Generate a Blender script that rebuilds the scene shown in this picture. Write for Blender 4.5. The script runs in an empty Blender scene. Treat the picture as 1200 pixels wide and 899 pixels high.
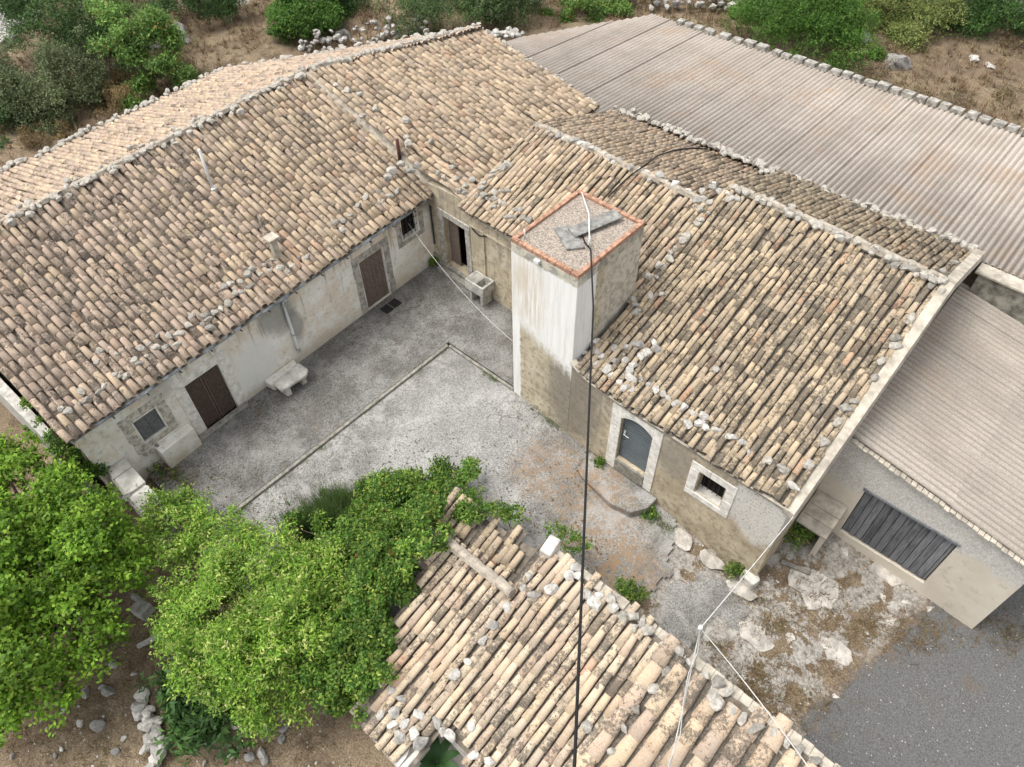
import bpy, bmesh, math, random
import numpy as np
from mathutils import Vector, Matrix
random.seed(7); rng = np.random.default_rng(7)
SC = bpy.context.scene
COL = SC.collection
# ------------------------------------------------------------------ camera
F_PX, PITCH, ROLL, YAWB = 875.85, math.radians(49.842), math.radians(-1.292), math.radians(-42.85)
CAM = np.array([9.693, -10.518, 17.25])
_M = np.array([[math.cos(YAWB), math.sin(YAWB), 0], [-math.sin(YAWB), math.cos(YAWB), 0], [0, 0, 1.0]])
_r = np.array([1, 0, 0.]); _f = np.array([0, math.cos(PITCH), -math.sin(PITCH)]); _u = np.array([0, math.sin(PITCH), math.cos(PITCH)])
_cr, _sr = math.cos(ROLL), math.sin(ROLL)
R_, U_, D_ = _M @ (_cr*_r + _sr*_u), _M @ (-_sr*_r + _cr*_u), _M @ _f
cd = bpy.data.cameras.new("camera"); cam = bpy.data.objects.new("camera", cd); COL.objects.link(cam)
cam.matrix_world = Matrix(((R_[0], U_[0], -D_[0], CAM[0]), (R_[1], U_[1], -D_[1], CAM[1]), (R_[2], U_[2], -D_[2], CAM[2]), (0, 0, 0, 1)))
cd.sensor_width = 36; cd.lens = 36*F_PX/1200; cd.clip_start = 0.1; cd.clip_end = 2000
SC.camera = cam
# ------------------------------------------------------------------ sky, sun, exposure
w = bpy.data.worlds.new("World"); SC.world = w; w.use_nodes = True
nt = w.node_tree; bg = nt.nodes["Background"]
sky = nt.nodes.new("ShaderNodeTexSky"); sky.sky_type = 'NISHITA'; sky.sun_disc = False
SUN_EL, SUN_AZ = math.radians(66), math.radians(225)      # azimuth of the sun, clockwise from +Y
sky.sun_elevation = SUN_EL; sky.sun_rotation = SUN_AZ
sky.air_density = 1.0; sky.dust_density = 4.0; sky.ozone_density = 0.6
hs = nt.nodes.new("ShaderNodeHueSaturation"); hs.inputs["Saturation"].default_value = .22      # overcast: nearly grey sky
nt.links.new(sky.outputs[0], hs.inputs["Color"]); nt.links.new(hs.outputs[0], bg.inputs[0]); bg.inputs[1].default_value = 0.15
ld = bpy.data.lights.new("sun", 'SUN'); ld.energy = 1.0; ld.angle = math.radians(26); ld.color = (1, 0.965, 0.91)
sun = bpy.data.objects.new("sun", ld); COL.objects.link(sun)
sd = Vector((math.sin(SUN_AZ)*math.cos(SUN_EL), math.cos(SUN_AZ)*math.cos(SUN_EL), math.sin(SUN_EL)))
sun.rotation_euler = sd.to_track_quat('Z', 'Y').to_euler()
SC.view_settings.view_transform = 'Standard'; SC.view_settings.look = 'None'
SC.view_settings.gamma = 1.0; SC.view_settings.exposure = 0.98
try: SC.view_settings.use_curve_mapping = False
except Exception: pass
SC.cycles.max_bounces = 6; SC.cycles.diffuse_bounces = 3
# ------------------------------------------------------------------ measuring helpers (photo pixel -> place in the world)
def ray(px, py):
    return D_ + (px-600)/F_PX*R_ - (py-449.5)/F_PX*U_
def at(px, py, z):
    d = ray(px, py); return CAM + (z-CAM[2])/d[2]*d
def on(px, py, p0, n):
    d = ray(px, py); n = np.array(n, float); return CAM + ((np.array(p0, float)-CAM) @ n)/(d @ n)*d
def smooth(a, b, x):
    t = np.clip((x-a)/(b-a), 0, 1); return t*t*(3-2*t)
def vnoise(x, y, seed=0):
    """cheap smooth value noise, roughly -1..1"""
    s = seed*1.7
    return (np.sin(x*1.3+s)*np.cos(y*1.7-s*.7)+np.sin(x*2.9+y*1.1+s*2)*.5+np.cos(y*3.7-x*2.3+s*3)*.35+np.sin(x*6.1-y*5.3+s)*.2)/2
# ------------------------------------------------------------------ object helpers
def nth(i): return "%d%s" % (i, "th" if 10 <= i % 100 <= 20 else {1: "st", 2: "nd", 3: "rd"}.get(i % 10, "th"))
WORG = {}
def thing(name, label, cat, loc, group=None):
    o = bpy.data.objects.new(name, None); COL.objects.link(o); o.location = loc; o.empty_display_size = .3
    o["label"] = label; o["category"] = cat
    if group: o["group"] = group
    WORG[o.name] = np.array(loc, float); return o
def tag(o, label=None, cat=None, group=None, kind=None):
    if label: o["label"] = label
    if cat: o["category"] = cat
    if group: o["group"] = group
    if kind: o["kind"] = kind
    return o
def raw_mesh(name, V, Fc, smooth_=False, tint=None):
    me = bpy.data.meshes.new(name)
    V = np.asarray(V, np.float32)
    if isinstance(Fc, np.ndarray):
        k = Fc.shape[1]; n = len(Fc)
        me.vertices.add(len(V)); me.vertices.foreach_set("co", V.ravel())
        me.loops.add(n*k); me.loops.foreach_set("vertex_index", Fc.astype(np.int32).ravel())
        me.polygons.add(n); me.polygons.foreach_set("loop_start", np.arange(0, n*k, k, dtype=np.int32))
        me.update(calc_edges=True)
    else:
        me.from_pydata([tuple(map(float, v)) for v in V], [], [tuple(map(int, f)) for f in Fc]); me.update()
    if smooth_: me.polygons.foreach_set("use_smooth", np.ones(len(me.polygons), bool))
    if tint is not None:
        a = me.attributes.new("tint", 'FLOAT_COLOR', 'POINT'); a.data.foreach_set("color", np.asarray(tint, np.float32).ravel())
    return me
def obj(name, V, Fc, m, parent=None, smooth_=False, tint=None):
    V = np.asarray(V, float); c = (V.min(0)+V.max(0))/2
    if parent is None: c[2] = V[:, 2].min()
    me = raw_mesh(name, V-c, Fc, smooth_, tint); me.materials.append(m)
    o = bpy.data.objects.new(name, me); COL.objects.link(o)
    if parent is not None:
        o.parent = parent; o.location = c-WORG[parent.name]
    else: o.location = c
    WORG[o.name] = c; return o
class MB:
    """collects shapes, then builds ONE mesh object"""
    def __init__(s): s.V = []; s.F = []
    def add(s, V, Fc):
        n = len(s.V); s.V += [tuple(v) for v in V]; s.F += [tuple(i+n for i in f) for f in Fc]; return s
    def hexa(s, p):   # 8 points, bottom 0-3 and top 4-7
        return s.add(p, [(3, 2, 1, 0), (4, 5, 6, 7), (0, 1, 5, 4), (1, 2, 6, 5), (2, 3, 7, 6), (3, 0, 4, 7)])
    def box(s, x0, x1, y0, y1, z0, z1):
        return s.hexa([(x0, y0, z0), (x1, y0, z0), (x1, y1, z0), (x0, y1, z0), (x0, y0, z1), (x1, y0, z1), (x1, y1, z1), (x0, y1, z1)])
    def obox(s, o, a, b, c):   # origin corner + three edge vectors
        o, a, b, c = (np.array(v, float) for v in (o, a, b, c))
        return s.hexa([o, o+a, o+a+b, o+b, o+c, o+a+c, o+a+b+c, o+b+c])
    def tube(s, pts, r, n=8, cap=True):
        pts = [np.array(p, float) for p in pts]; rs = r if hasattr(r, '__len__') else [r]*len(pts)
        rings = []
        for i, p in enumerate(pts):
            t = pts[min(i+1, len(pts)-1)]-pts[max(i-1, 0)]; t /= np.linalg.norm(t)+1e-9
            a = np.cross(t, (0, 0, 1.) if abs(t[2]) < .95 else (1., 0, 0)); a /= np.linalg.norm(a); b = np.cross(a, t)
            rings.append([p+rs[i]*(math.cos(2*math.pi*k/n)*a+math.sin(2*math.pi*k/n)*b) for k in range(n)])
        V = [v for q in rings for v in q]; Fc = []
        for i in range(len(pts)-1):
            for k in range(n):
                k2 = (k+1) % n; Fc.append((i*n+k, i*n+k2, (i+1)*n+k2, (i+1)*n+k))
        if cap: Fc.append(tuple(range(n))[::-1]); Fc.append(tuple((len(pts)-1)*n+k for k in range(n)))
        return s.add(V, Fc)
    def prism(s, poly, z0, z1):   # poly list of (x,y); z0/z1 numbers or functions
        n = len(poly); g = lambda z, p: z(*p) if callable(z) else z
        V = [(p[0], p[1], g(z0, p)) for p in poly]+[(p[0], p[1], g(z1, p)) for p in poly]
        return s.add(V, [tuple(range(n))[::-1], tuple(range(n, 2*n))]+[(i, (i+1) % n, n+(i+1) % n, n+i) for i in range(n)])
    def build(s, name, m, parent=None, smooth_=False, bevel=0):
        o = obj(name, s.V, s.F, m, parent, smooth_)
        if bevel:
            b = o.modifiers.new("bevel", 'BEVEL'); b.width = bevel; b.segments = 2; b.limit_method = 'ANGLE'
        return o
# ------------------------------------------------------------------ materials
def mat(name): 
    m = bpy.data.materials.new(name); m.use_nodes = True; return m, m.node_tree.nodes, m.node_tree.links
class NB:
    """small node-graph builder"""
    def __init__(s, name, rough=.9, spec=.25):
        s.m, s.n, s.l = mat(name); s.b = s.n["Principled BSDF"]; s.b.inputs["Roughness"].default_value = rough
        s.b.inputs["Specular IOR Level"].default_value = spec
        s.geo = s.n.new("ShaderNodeNewGeometry"); s.pos = s.geo.outputs["Position"]
    def val(s, v, sock):
        if hasattr(v, "is_linked") or isinstance(v, bpy.types.NodeSocket): s.l.new(v, sock)
        else: sock.default_value = v if not isinstance(v, tuple) or len(v) != 3 or sock.type != 'RGBA' else (*v, 1)
    def noise(s, scale, detail=4, rough=.6, vec=None, dist=0.0, sc3=None):
        n = s.n.new("ShaderNodeTexNoise"); n.inputs["Scale"].default_value = scale; n.inputs["Detail"].default_value = detail
        n.inputs["Roughness"].default_value = rough; n.inputs["Distortion"].default_value = dist
        v = vec or s.pos
        if sc3:
            mp = s.n.new("ShaderNodeMapping"); mp.inputs["Scale"].default_value = sc3; s.l.new(v, mp.inputs[0]); v = mp.outputs[0]
        s.l.new(v, n.inputs["Vector"]); return n.outputs["Fac"]
    def vor(s, scale, feat='F1', out="Distance", rnd=1):
        n = s.n.new("ShaderNodeTexVoronoi"); n.feature = feat; n.inputs["Scale"].default_value = scale; n.inputs["Randomness"].default_value = rnd
        s.l.new(s.pos, n.inputs["Vector"]); return n.outputs[out]
    def ramp(s, v, a, b):
        n = s.n.new("ShaderNodeMapRange"); n.interpolation_type = 'SMOOTHSTEP'; s.l.new(v, n.inputs[0])
        n.inputs[1].default_value = a; n.inputs[2].default_value = b; return n.outputs[0]
    def math(s, op, a, b=None):
        n = s.n.new("ShaderNodeMath"); n.operation = op; s.val(a, n.inputs[0])
        if b is not None: s.val(b, n.inputs[1])
        return n.outputs[0]
    def mix(s, f, a, b, mode='MIX'):
        n = s.n.new("ShaderNodeMix"); n.data_type = 'RGBA'; n.blend_type = mode
        s.val(f, n.inputs[0]); s.val(a, n.inputs[6]); s.val(b, n.inputs[7]); return n.outputs[2]
    def xyz(s, k):
        n = s.n.new("ShaderNodeSeparateXYZ"); s.l.new(s.pos, n.inputs[0]); return n.outputs[k]
    def blob(s, p, r, soft=.5, sq=(1, 1, 1)):
        """1 inside a soft blob round world point p (a stain with its own place), 0 outside"""
        n = s.n.new("ShaderNodeVectorMath"); n.operation = 'SUBTRACT'; s.l.new(s.pos, n.inputs[0]); n.inputs[1].default_value = tuple(p)
        k = s.n.new("ShaderNodeVectorMath"); k.operation = 'MULTIPLY'; s.l.new(n.outputs[0], k.inputs[0]); k.inputs[1].default_value = sq
        q = s.n.new("ShaderNodeVectorMath"); q.operation = 'LENGTH'; s.l.new(k.outputs[0], q.inputs[0])
        nz = s.noise(2.2, 4, .65); d = s.math('ADD', q.outputs["Value"], s.math('MULTIPLY', s.math('SUBTRACT', nz, .5), r*1.1))
        return s.ramp(d, r*(1+soft*.5), r*(1-soft*.5))
    def bump(s, h, strength=.4, dist=.02):
        n = s.n.new("ShaderNodeBump"); n.inputs["Strength"].default_value = strength; n.inputs["Distance"].default_value = dist
        s.l.new(h, n.inputs["Height"]); s.l.new(n.outputs[0], s.b.inputs["Normal"]); return s
    def done(s, c):
        s.val(c, s.b.inputs["Base Color"]); return s.m
def flat(name, c, rough=.7, var=.25, sc=8, metal=0, bump=.0):
    s = NB(name, rough); s.b.inputs["Metallic"].default_value = metal
    n = s.noise(sc, 5, .65)
    c2 = tuple(x*(1-var) for x in c); c3 = tuple(min(.9, x*(1+var)) for x in c)
    if bump: s.bump(s.noise(sc*6, 4), bump, .01)
    return s.done(s.mix(s.ramp(n, .3, .7), c2, c3))
def tile_mat(name, joined):
    s = NB(name, .95, .1)
    if joined:
        a = s.n.new("ShaderNodeAttribute"); a.attribute_name = "tint"; c, amt = a.outputs["Color"], a.outputs["Alpha"]
    else:
        a = s.n.new("ShaderNodeObjectInfo"); c, amt = a.outputs["Color"], a.outputs["Alpha"]
    n1 = s.noise(15, 6, .78); n2 = s.noise(52, 4, .7); n3 = s.noise(4.0, 3, .6)
    mott = s.mix(s.ramp(n2, .25, .75), (.74, .72, .68), (1.16, 1.14, 1.1)); c = s.mix(1, c, mott, 'MULTIPLY')
    pale = s.ramp(s.noise(19, 5, .75), .53, .66); c = s.mix(s.math('MULTIPLY', pale, .6), c, (.50, .475, .415)); c = s.mix(s.math('MULTIPLY', s.ramp(s.noise(1.1, 5, .7), .46, .66), .30), c, (.30, .27, .225)); c = s.mix(s.math('MULTIPLY', s.ramp(s.noise(60, 3, .7), .55, .66), .4), c, (.20, .175, .145))
    # black lichen: more of it where 'amt' is high
    th = s.math('ADD', s.math('SUBTRACT', n1, .5), s.math('MULTIPLY', s.math('SUBTRACT', n3, .5), .6))
    th = s.math('ADD', th, s.math('SUBTRACT', s.math('MULTIPLY', amt, .44), .275))
    k = s.ramp(th, -.02, .11); k = s.math('MULTIPLY', k, s.ramp(n2, .32, .52))
    c = s.mix(s.math('MULTIPLY', k, .86), c, (.085, .077, .065)); c = s.mix(s.math('MULTIPLY', s.math('MULTIPLY', s.ramp(s.noise(70, 3, .6), .60, .66), amt), .8), c, (.06, .052, .045))
    s.bump(n2, .5, .012); return s.done(c)
M_TILE1, M_TILEJ = tile_mat("old_clay_tile", False), tile_mat("old_clay_tile_field", True)
def leaf_mat(name, trans=.3, rough=.55):
    m, n, l = mat(name); b = n["Principled BSDF"]; out = n["Material Output"]
    a = n.new("ShaderNodeAttribute"); a.attribute_name = "tint"
    l.new(a.outputs["Color"], b.inputs["Base Color"]); b.inputs["Roughness"].default_value = rough; b.inputs["Specular IOR Level"].default_value = .25
    t = n.new("ShaderNodeBsdfTranslucent"); l.new(a.outputs["Color"], t.inputs[0]); mx = n.new("ShaderNodeMixShader"); mx.inputs[0].default_value = trans
    l.new(b.outputs[0], mx.inputs[1]); l.new(t.outputs[0], mx.inputs[2]); l.new(mx.outputs[0], out.inputs[0]); return m
M_LEAF = leaf_mat("leaf")
M_GRASS = leaf_mat("grass_blade", .2, .8)
def stone_mat(name, c=(.50, .47, .42), dark=.55):
    s = NB(name, .95, .1); n = s.noise(14, 6, .7); n2 = s.noise(5, 4, .6); o = s.n.new("ShaderNodeObjectInfo")
    base = s.mix(s.ramp(n, .3, .7), tuple(x*dark for x in c), c)
    base = s.mix(s.math('MULTIPLY', s.ramp(n2, .5, .68), .45), base, (.16, .145, .12))
    base = s.mix(s.math('MULTIPLY', s.ramp(s.noise(7, 4), .6, .72), .5), base, (.46, .33, .22))
    v = s.n.new("ShaderNodeMapRange"); s.l.new(o.outputs["Random"], v.inputs[0]); v.inputs[3].default_value = .62; v.inputs[4].default_value = 1.15
    base = s.mix(1, base, v.outputs[0], 'MULTIPLY'); s.bump(n, .6, .03); return s.done(base)
M_STONE = stone_mat("limestone", (.47, .44, .385), .55); M_WSTONE = stone_mat("white_limestone", (.585, .56, .51), .58); M_ROCK = stone_mat("grey_rock", (.46, .44, .41), .6)
def plaster_A():
    s = NB("old_plaster_cream", .95, .1); x, y, z = s.xyz(0), s.xyz(1), s.xyz(2)
    n = s.noise(1.6, 6, .65); n2 = s.noise(7, 5, .7); f = s.noise(45, 3)
    c = s.mix(s.ramp(n, .35, .62), (.72, .675, .58), (.83, .81, .75))
    c = s.mix(s.math('MULTIPLY', s.ramp(s.noise(1.1, 4, .6), .48, .62), .65), c, (.70, .585, .45))       # peach undercoat
    up = s.ramp(z, 1.5, 2.6); c = s.mix(s.math('MULTIPLY', up, s.math('MULTIPLY', s.ramp(s.noise(.9, 3), .4, .6), .6)), c, (.60, .47, .35))
    c = s.mix(s.math('MULTIPLY', s.ramp(n2, .54, .68), .6), c, (.40, .35, .28))
    c = s.mix(s.math('MULTIPLY', s.ramp(s.noise(2.6, 6, .72), .54, .64), .75), c, (.82, .80, .75))
    c = s.mix(s.math('MULTIPLY', s.ramp(s.noise(19, 4, .75), .58, .70), .45), c, (.30, .27, .22))
    foot = s.ramp(s.math('ADD', z, s.math('MULTIPLY', n, .6)), .85, .25); c = s.mix(s.math('MULTIPLY', foot, .6), c, (.44, .37, .27))
    st = s.noise(1, 4, .6, sc3=(5, 5, .5)); c = s.mix(s.math('MULTIPLY', s.math('MULTIPLY', s.ramp(st, .54, .66), s.ramp(z, .9, 2.6)), .7), c, (.28, .26, .23))
    g = s.blob((-5.75, -3.75, 2.35), .62, .7, (1, 1, .75)); c = s.mix(s.math('MULTIPLY', g, .72), c, (.22, .215, .20))
    g = s.blob((-5.75, -3.25, 1.4), .34, .7, (1, 1.4, .6)); c = s.mix(s.math('MULTIPLY', g, .7), c, (.25, .24, .22))
    g = s.blob((-5.7, -5.0, 1.1), .75, .6, (1, .8, 1)); c = s.mix(s.math('MULTIPLY', g, .75), c, (.72, .71, .67))
    g = s.blob((-5.7, -7.55, 2.45), .4, .8, (1, 1, 1)); c = s.mix(s.math('MULTIPLY', g, .5), c, (.34, .33, .30))
    g = s.blob((-5.8, 2.5, 3.0), .55, .8, (1, 1, .8)); c = s.mix(s.math('MULTIPLY', g, .8), c, (.20, .18, .15))
    s.bump(s.math('ADD', n2, s.math('MULTIPLY', f, .4)), .45, .02); return s.done(c)
def plaster_C(name="old_plaster_ochre"):
    s = NB(name, .95, .1); x, y, z = s.xyz(0), s.xyz(1), s.xyz(2)
    n = s.noise(1.3, 6, .65); n2 = s.noise(5, 6, .7); f = s.noise(40, 3)
    c = s.mix(s.ramp(n, .35, .65), (.40, .335, .235), (.56, .485, .355))
    c = s.mix(s.math('MULTIPLY', s.ramp(n2, .48, .62), .7), c, (.25, .205, .15))
    c = s.mix(s.math('MULTIPLY', s.ramp(s.noise(3.1, 5, .7), .57, .68), .6), c, (.64, .59, .49))
    c = s.mix(s.math('MULTIPLY', s.ramp(s.noise(11, 5, .7), .60, .70), .55), c, (.17, .145, .11))
    gz = s.math('ADD', z, s.math('MULTIPLY', s.math('SUBTRACT', n, .5), 1.6))
    top = s.ramp(gz, 1.1, 1.9); c = s.mix(s.math('MULTIPLY', top, .15), c, (.27, .25, .22))
    st = s.noise(1, 4, .65, sc3=(6, 6, .6)); c = s.mix(s.math('MULTIPLY', s.math('MULTIPLY', s.ramp(st, .52, .66), s.ramp(z, .2, 1.9)), .6), c, (.20, .18, .15))
    c = s.mix(s.math('MULTIPLY', s.ramp(z, -.2, -.95), s.math('MULTIPLY', s.ramp(n2, .4, .6), .5)), c, (.25, .21, .15))
    g = s.blob((2.2, 0, 1.3), .95, .8, (1, 1, .55)); c = s.mix(s.math('MULTIPLY', g, .7), c, (.165, .15, .13))
    g = s.blob((5.5, 0, 1.5), .5, .7, (1, 1, .7)); c = s.mix(s.math('MULTIPLY', g, .6), c, (.24, .22, .19))
    g = s.blob((7.9, 0, 1.5), .85, .3, (1, 1, .8)); spk = s.ramp(s.noise(16, 4, .7), .60, .52); c = s.mix(s.math('MULTIPLY', g, s.math('MULTIPLY', spk, .8)), c, (.64, .63, .60))
    s.bump(s.math('ADD', n2, s.math('MULTIPLY', f, .4)), .55, .025); return s.done(c)
def plaster_T():
    s = NB("limewashed_tower", .95, .1); x, y, z = s.xyz(0), s.xyz(1), s.xyz(2)
    n = s.noise(1.7, 6, .65); n2 = s.noise(6, 6, .7); st = s.noise(1, 5, .7, sc3=(9, 9, .55)); st2 = s.noise(1, 4, .6, sc3=(3.5, 3.5, .35))
    och = s.mix(s.ramp(n, .35, .65), (.45, .385, .275), (.56, .50, .375))
    och = s.mix(s.math('MULTIPLY', s.ramp(n2, .48, .62), .75), och, (.23, .195, .145)); och = s.mix(s.math('MULTIPLY', s.ramp(s.noise(17, 5, .75), .56, .66), .6), och, (.14, .12, .095))
    dk = s.blob((2.2, 0, 1.3), .95, .8, (1, 1, .55)); och = s.mix(s.math('MULTIPLY', dk, .7), och, (.165, .15, .13))
    white = s.mix(s.ramp(st, .40, .66), (.80, .79, .765), (.70, .685, .64)); white = s.mix(s.math('MULTIPLY', s.ramp(st2, .58, .72), .6), white, (.52, .47, .38))
    # lime wash: from the band under the rim down to a slanting lower edge, plus the strip down the left corner
    low = s.math('ADD', z, s.math('ADD', s.math('MULTIPLY', s.math('SUBTRACT', n2, .5), .9), s.math('MULTIPLY', s.math('SUBTRACT', st, .5), 1.3)))
    lim = s.math('SUBTRACT', 3.15, s.math('MULTIPLY', x, .42)); m1 = s.ramp(s.math('SUBTRACT', low, lim), -.3, .25)
    front = s.ramp(y, .45, .3); side = s.ramp(s.math('ADD', y, s.math('MULTIPLY', n2, .3)), .95, .85)
    m1 = s.math('MULTIPLY', m1, s.math('MAXIMUM', front, side)); strip = s.math('MULTIPLY', s.ramp(s.math('ADD', x, s.math('MULTIPLY', n2, .1)), .36, .30), front)
    c = s.mix(s.math('MAXIMUM', m1, strip), och, white)
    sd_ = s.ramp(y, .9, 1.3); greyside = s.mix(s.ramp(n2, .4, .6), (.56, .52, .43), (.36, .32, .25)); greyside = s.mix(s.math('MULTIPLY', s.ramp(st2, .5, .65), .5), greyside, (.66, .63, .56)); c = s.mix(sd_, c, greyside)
    tl = s.blob((.55, 0, 4.3), .62, 1.3, (1.1, 1, .62)); c = s.mix(s.math('MULTIPLY', tl, s.math('MULTIPLY', s.ramp(st, .35, .6), .75)), c, (.56, .47, .34))
    band = s.ramp(s.math('ADD', z, s.math('MULTIPLY', n2, .22)), 5.42, 5.50); bc = s.mix(s.ramp(s.noise(4, 5, .7), .44, .58), (.50, .46, .36), (.24, .22, .19)); c = s.mix(s.math('MULTIPLY', band, .85), c, bc)
    s.bump(s.math('ADD', n2, st), .45, .02); return s.done(c)
def plaster_E():
    s = NB("grey_render", .95, .1); z = s.xyz(2); n = s.noise(1.5, 5, .6); sp = s.noise(28, 5, .75); n2 = s.noise(4, 5)
    c = s.mix(s.ramp(n, .3, .7), (.54, .485, .40), (.62, .57, .475))
    up = s.ramp(s.math('ADD', z, s.math('MULTIPLY', s.math('SUBTRACT', n, .5), 1.6)), .45, .95)
    g = s.mix(s.ramp(sp, .38, .62), (.36, .345, .32), (.64, .62, .575)); c = s.mix(s.math('MULTIPLY', up, .85), c, g)
    c = s.mix(s.math('MULTIPLY', s.ramp(n2, .56, .7), .4), c, (.34, .29, .22)); s.bump(sp, .5, .015); return s.done(c)
def concrete(name, light=1.0, brown=0.0, orange=False):
    s = NB(name, .95, .1); n = s.noise(.9, 5, .6); g = s.noise(38, 5, .85); g2 = s.noise(2.8, 5, .7); v = s.vor(34, 'F1', "Color")
    bw = s.n.new("ShaderNodeRGBToBW"); s.l.new(v, bw.inputs[0])
    L = light
    c = s.mix(s.ramp(n, .38, .62), (.165*L, .16*L, .15*L), (.255*L, .25*L, .236*L))
    c = s.mix(s.math('MULTIPLY', s.ramp(g2, .5, .66), .55), c, (.125*L, .12*L, .11*L))
    sp = s.math('ADD', s.math('MULTIPLY', g, .75), s.math('MULTIPLY', bw.outputs[0], .25))
    c = s.mix(1, c, s.mix(s.ramp(sp, .36, .62), (.55, .55, .55), (1.34, 1.33, 1.3)), 'MULTIPLY')
    if orange:
        for p, r, sq in (((2.3, -1.3, -.3), .8, (1, .8, 1)), ((3.6, -.5, -.4), 1.0, (1, 1.6, 1)), ((4.6, -1.6, -.6), 1.2, (.85, 1.2, 1)), ((6.0, -2.4, -.8), .9, (1, .8, 1))):
            k = s.math('MULTIPLY', s.blob(p, r, .9, sq), s.math('MULTIPLY', s.ramp(s.noise(6, 5, .75), .40, .6), .75)); c = s.mix(k, c, (.27, .18, .105))
        k = s.blob((-.2, -2.2, 0), 1.9, .8, (1, .7, 1)); c = s.mix(s.math('MULTIPLY', k, .4), c, s.mix(s.ramp(sp, .36, .6), (.22, .215, .205), (.46, .455, .435)))
    e = s.n.new('ShaderNodeTexVoronoi'); e.feature = 'DISTANCE_TO_EDGE'; e.inputs['Scale'].default_value = .42
    mpv = s.n.new('ShaderNodeVectorMath'); mpv.operation = 'ADD'; nv = s.n.new('ShaderNodeTexNoise'); nv.inputs['Scale'].default_value = 1.3; nv.inputs['Detail'].default_value = 4; s.l.new(s.pos, nv.inputs['Vector']); s.l.new(s.pos, mpv.inputs[0]); s.l.new(nv.outputs['Color'], mpv.inputs[1]); s.l.new(mpv.outputs[0], e.inputs['Vector'])
    c = s.mix(s.math('MULTIPLY', s.ramp(e.outputs['Distance'], .012, .004), s.math('MULTIPLY', s.ramp(s.noise(.5, 2), .52, .58), .45)), c, (.07, .06, .05))
    c = s.mix(s.math('MULTIPLY', s.ramp(s.noise(1.0, 6, .7), .52, .66), .4), c, (.40*L, .39*L, .37*L))
    if brown: c = s.mix(s.math('MULTIPLY', s.ramp(s.noise(1.4, 5, .7), .5, .64), brown), c, (.20, .135, .085))
    s.bump(sp, .7, .02); return s.done(c)
def sheet_mat(name, warm):
    s = NB(name, .92, .15); n = s.noise(.5, 4, .6); sp = s.noise(30, 5, .75); o = s.n.new("ShaderNodeObjectInfo")
    a, b = ((.475, .425, .37), (.39, .345, .295)) if warm else ((.365, .332, .288), (.295, .266, .23))
    c = s.mix(s.ramp(n, .35, .65), a, b)
    c = s.mix(1, c, s.mix(s.ramp(sp, .3, .65), (.66, .65, .64), (1.14, 1.13, 1.12)), 'MULTIPLY')
    k = s.math('MULTIPLY', s.ramp(s.noise(.42, 5, .7), .50, .66), s.ramp(s.noise(4, 4, .7), .30, .6))
    c = s.mix(s.math('MULTIPLY', s.ramp(s.noise(1, 4, .65, sc3=(3.2, .5, 1) if warm else (.5, 3.2, 1)), .55, .7), .35), c, (.27, .24, .205))
    c = s.mix(s.math('MULTIPLY', k, .62 if warm else .3), c, (.42, .29, .195))
    v = s.n.new("ShaderNodeMapRange"); s.l.new(o.outputs["Random"], v.inputs[0]); v.inputs[3].default_value = .95; v.inputs[4].default_value = 1.04
    c = s.mix(1, c, v.outputs[0], 'MULTIPLY')
    a = s.n.new('ShaderNodeAttribute'); a.attribute_name = 'tint'      # troughs darkened: dirt, plus shade painted in so the corrugation shows
    c = s.mix(s.math('MULTIPLY', a.outputs['Fac'], s.math('ADD', .35, s.math('MULTIPLY', s.noise(3, 4, .7), .6))), c, (.16, .14, .12)); s.bump(sp, .3, .008); return s.done(c)
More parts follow.
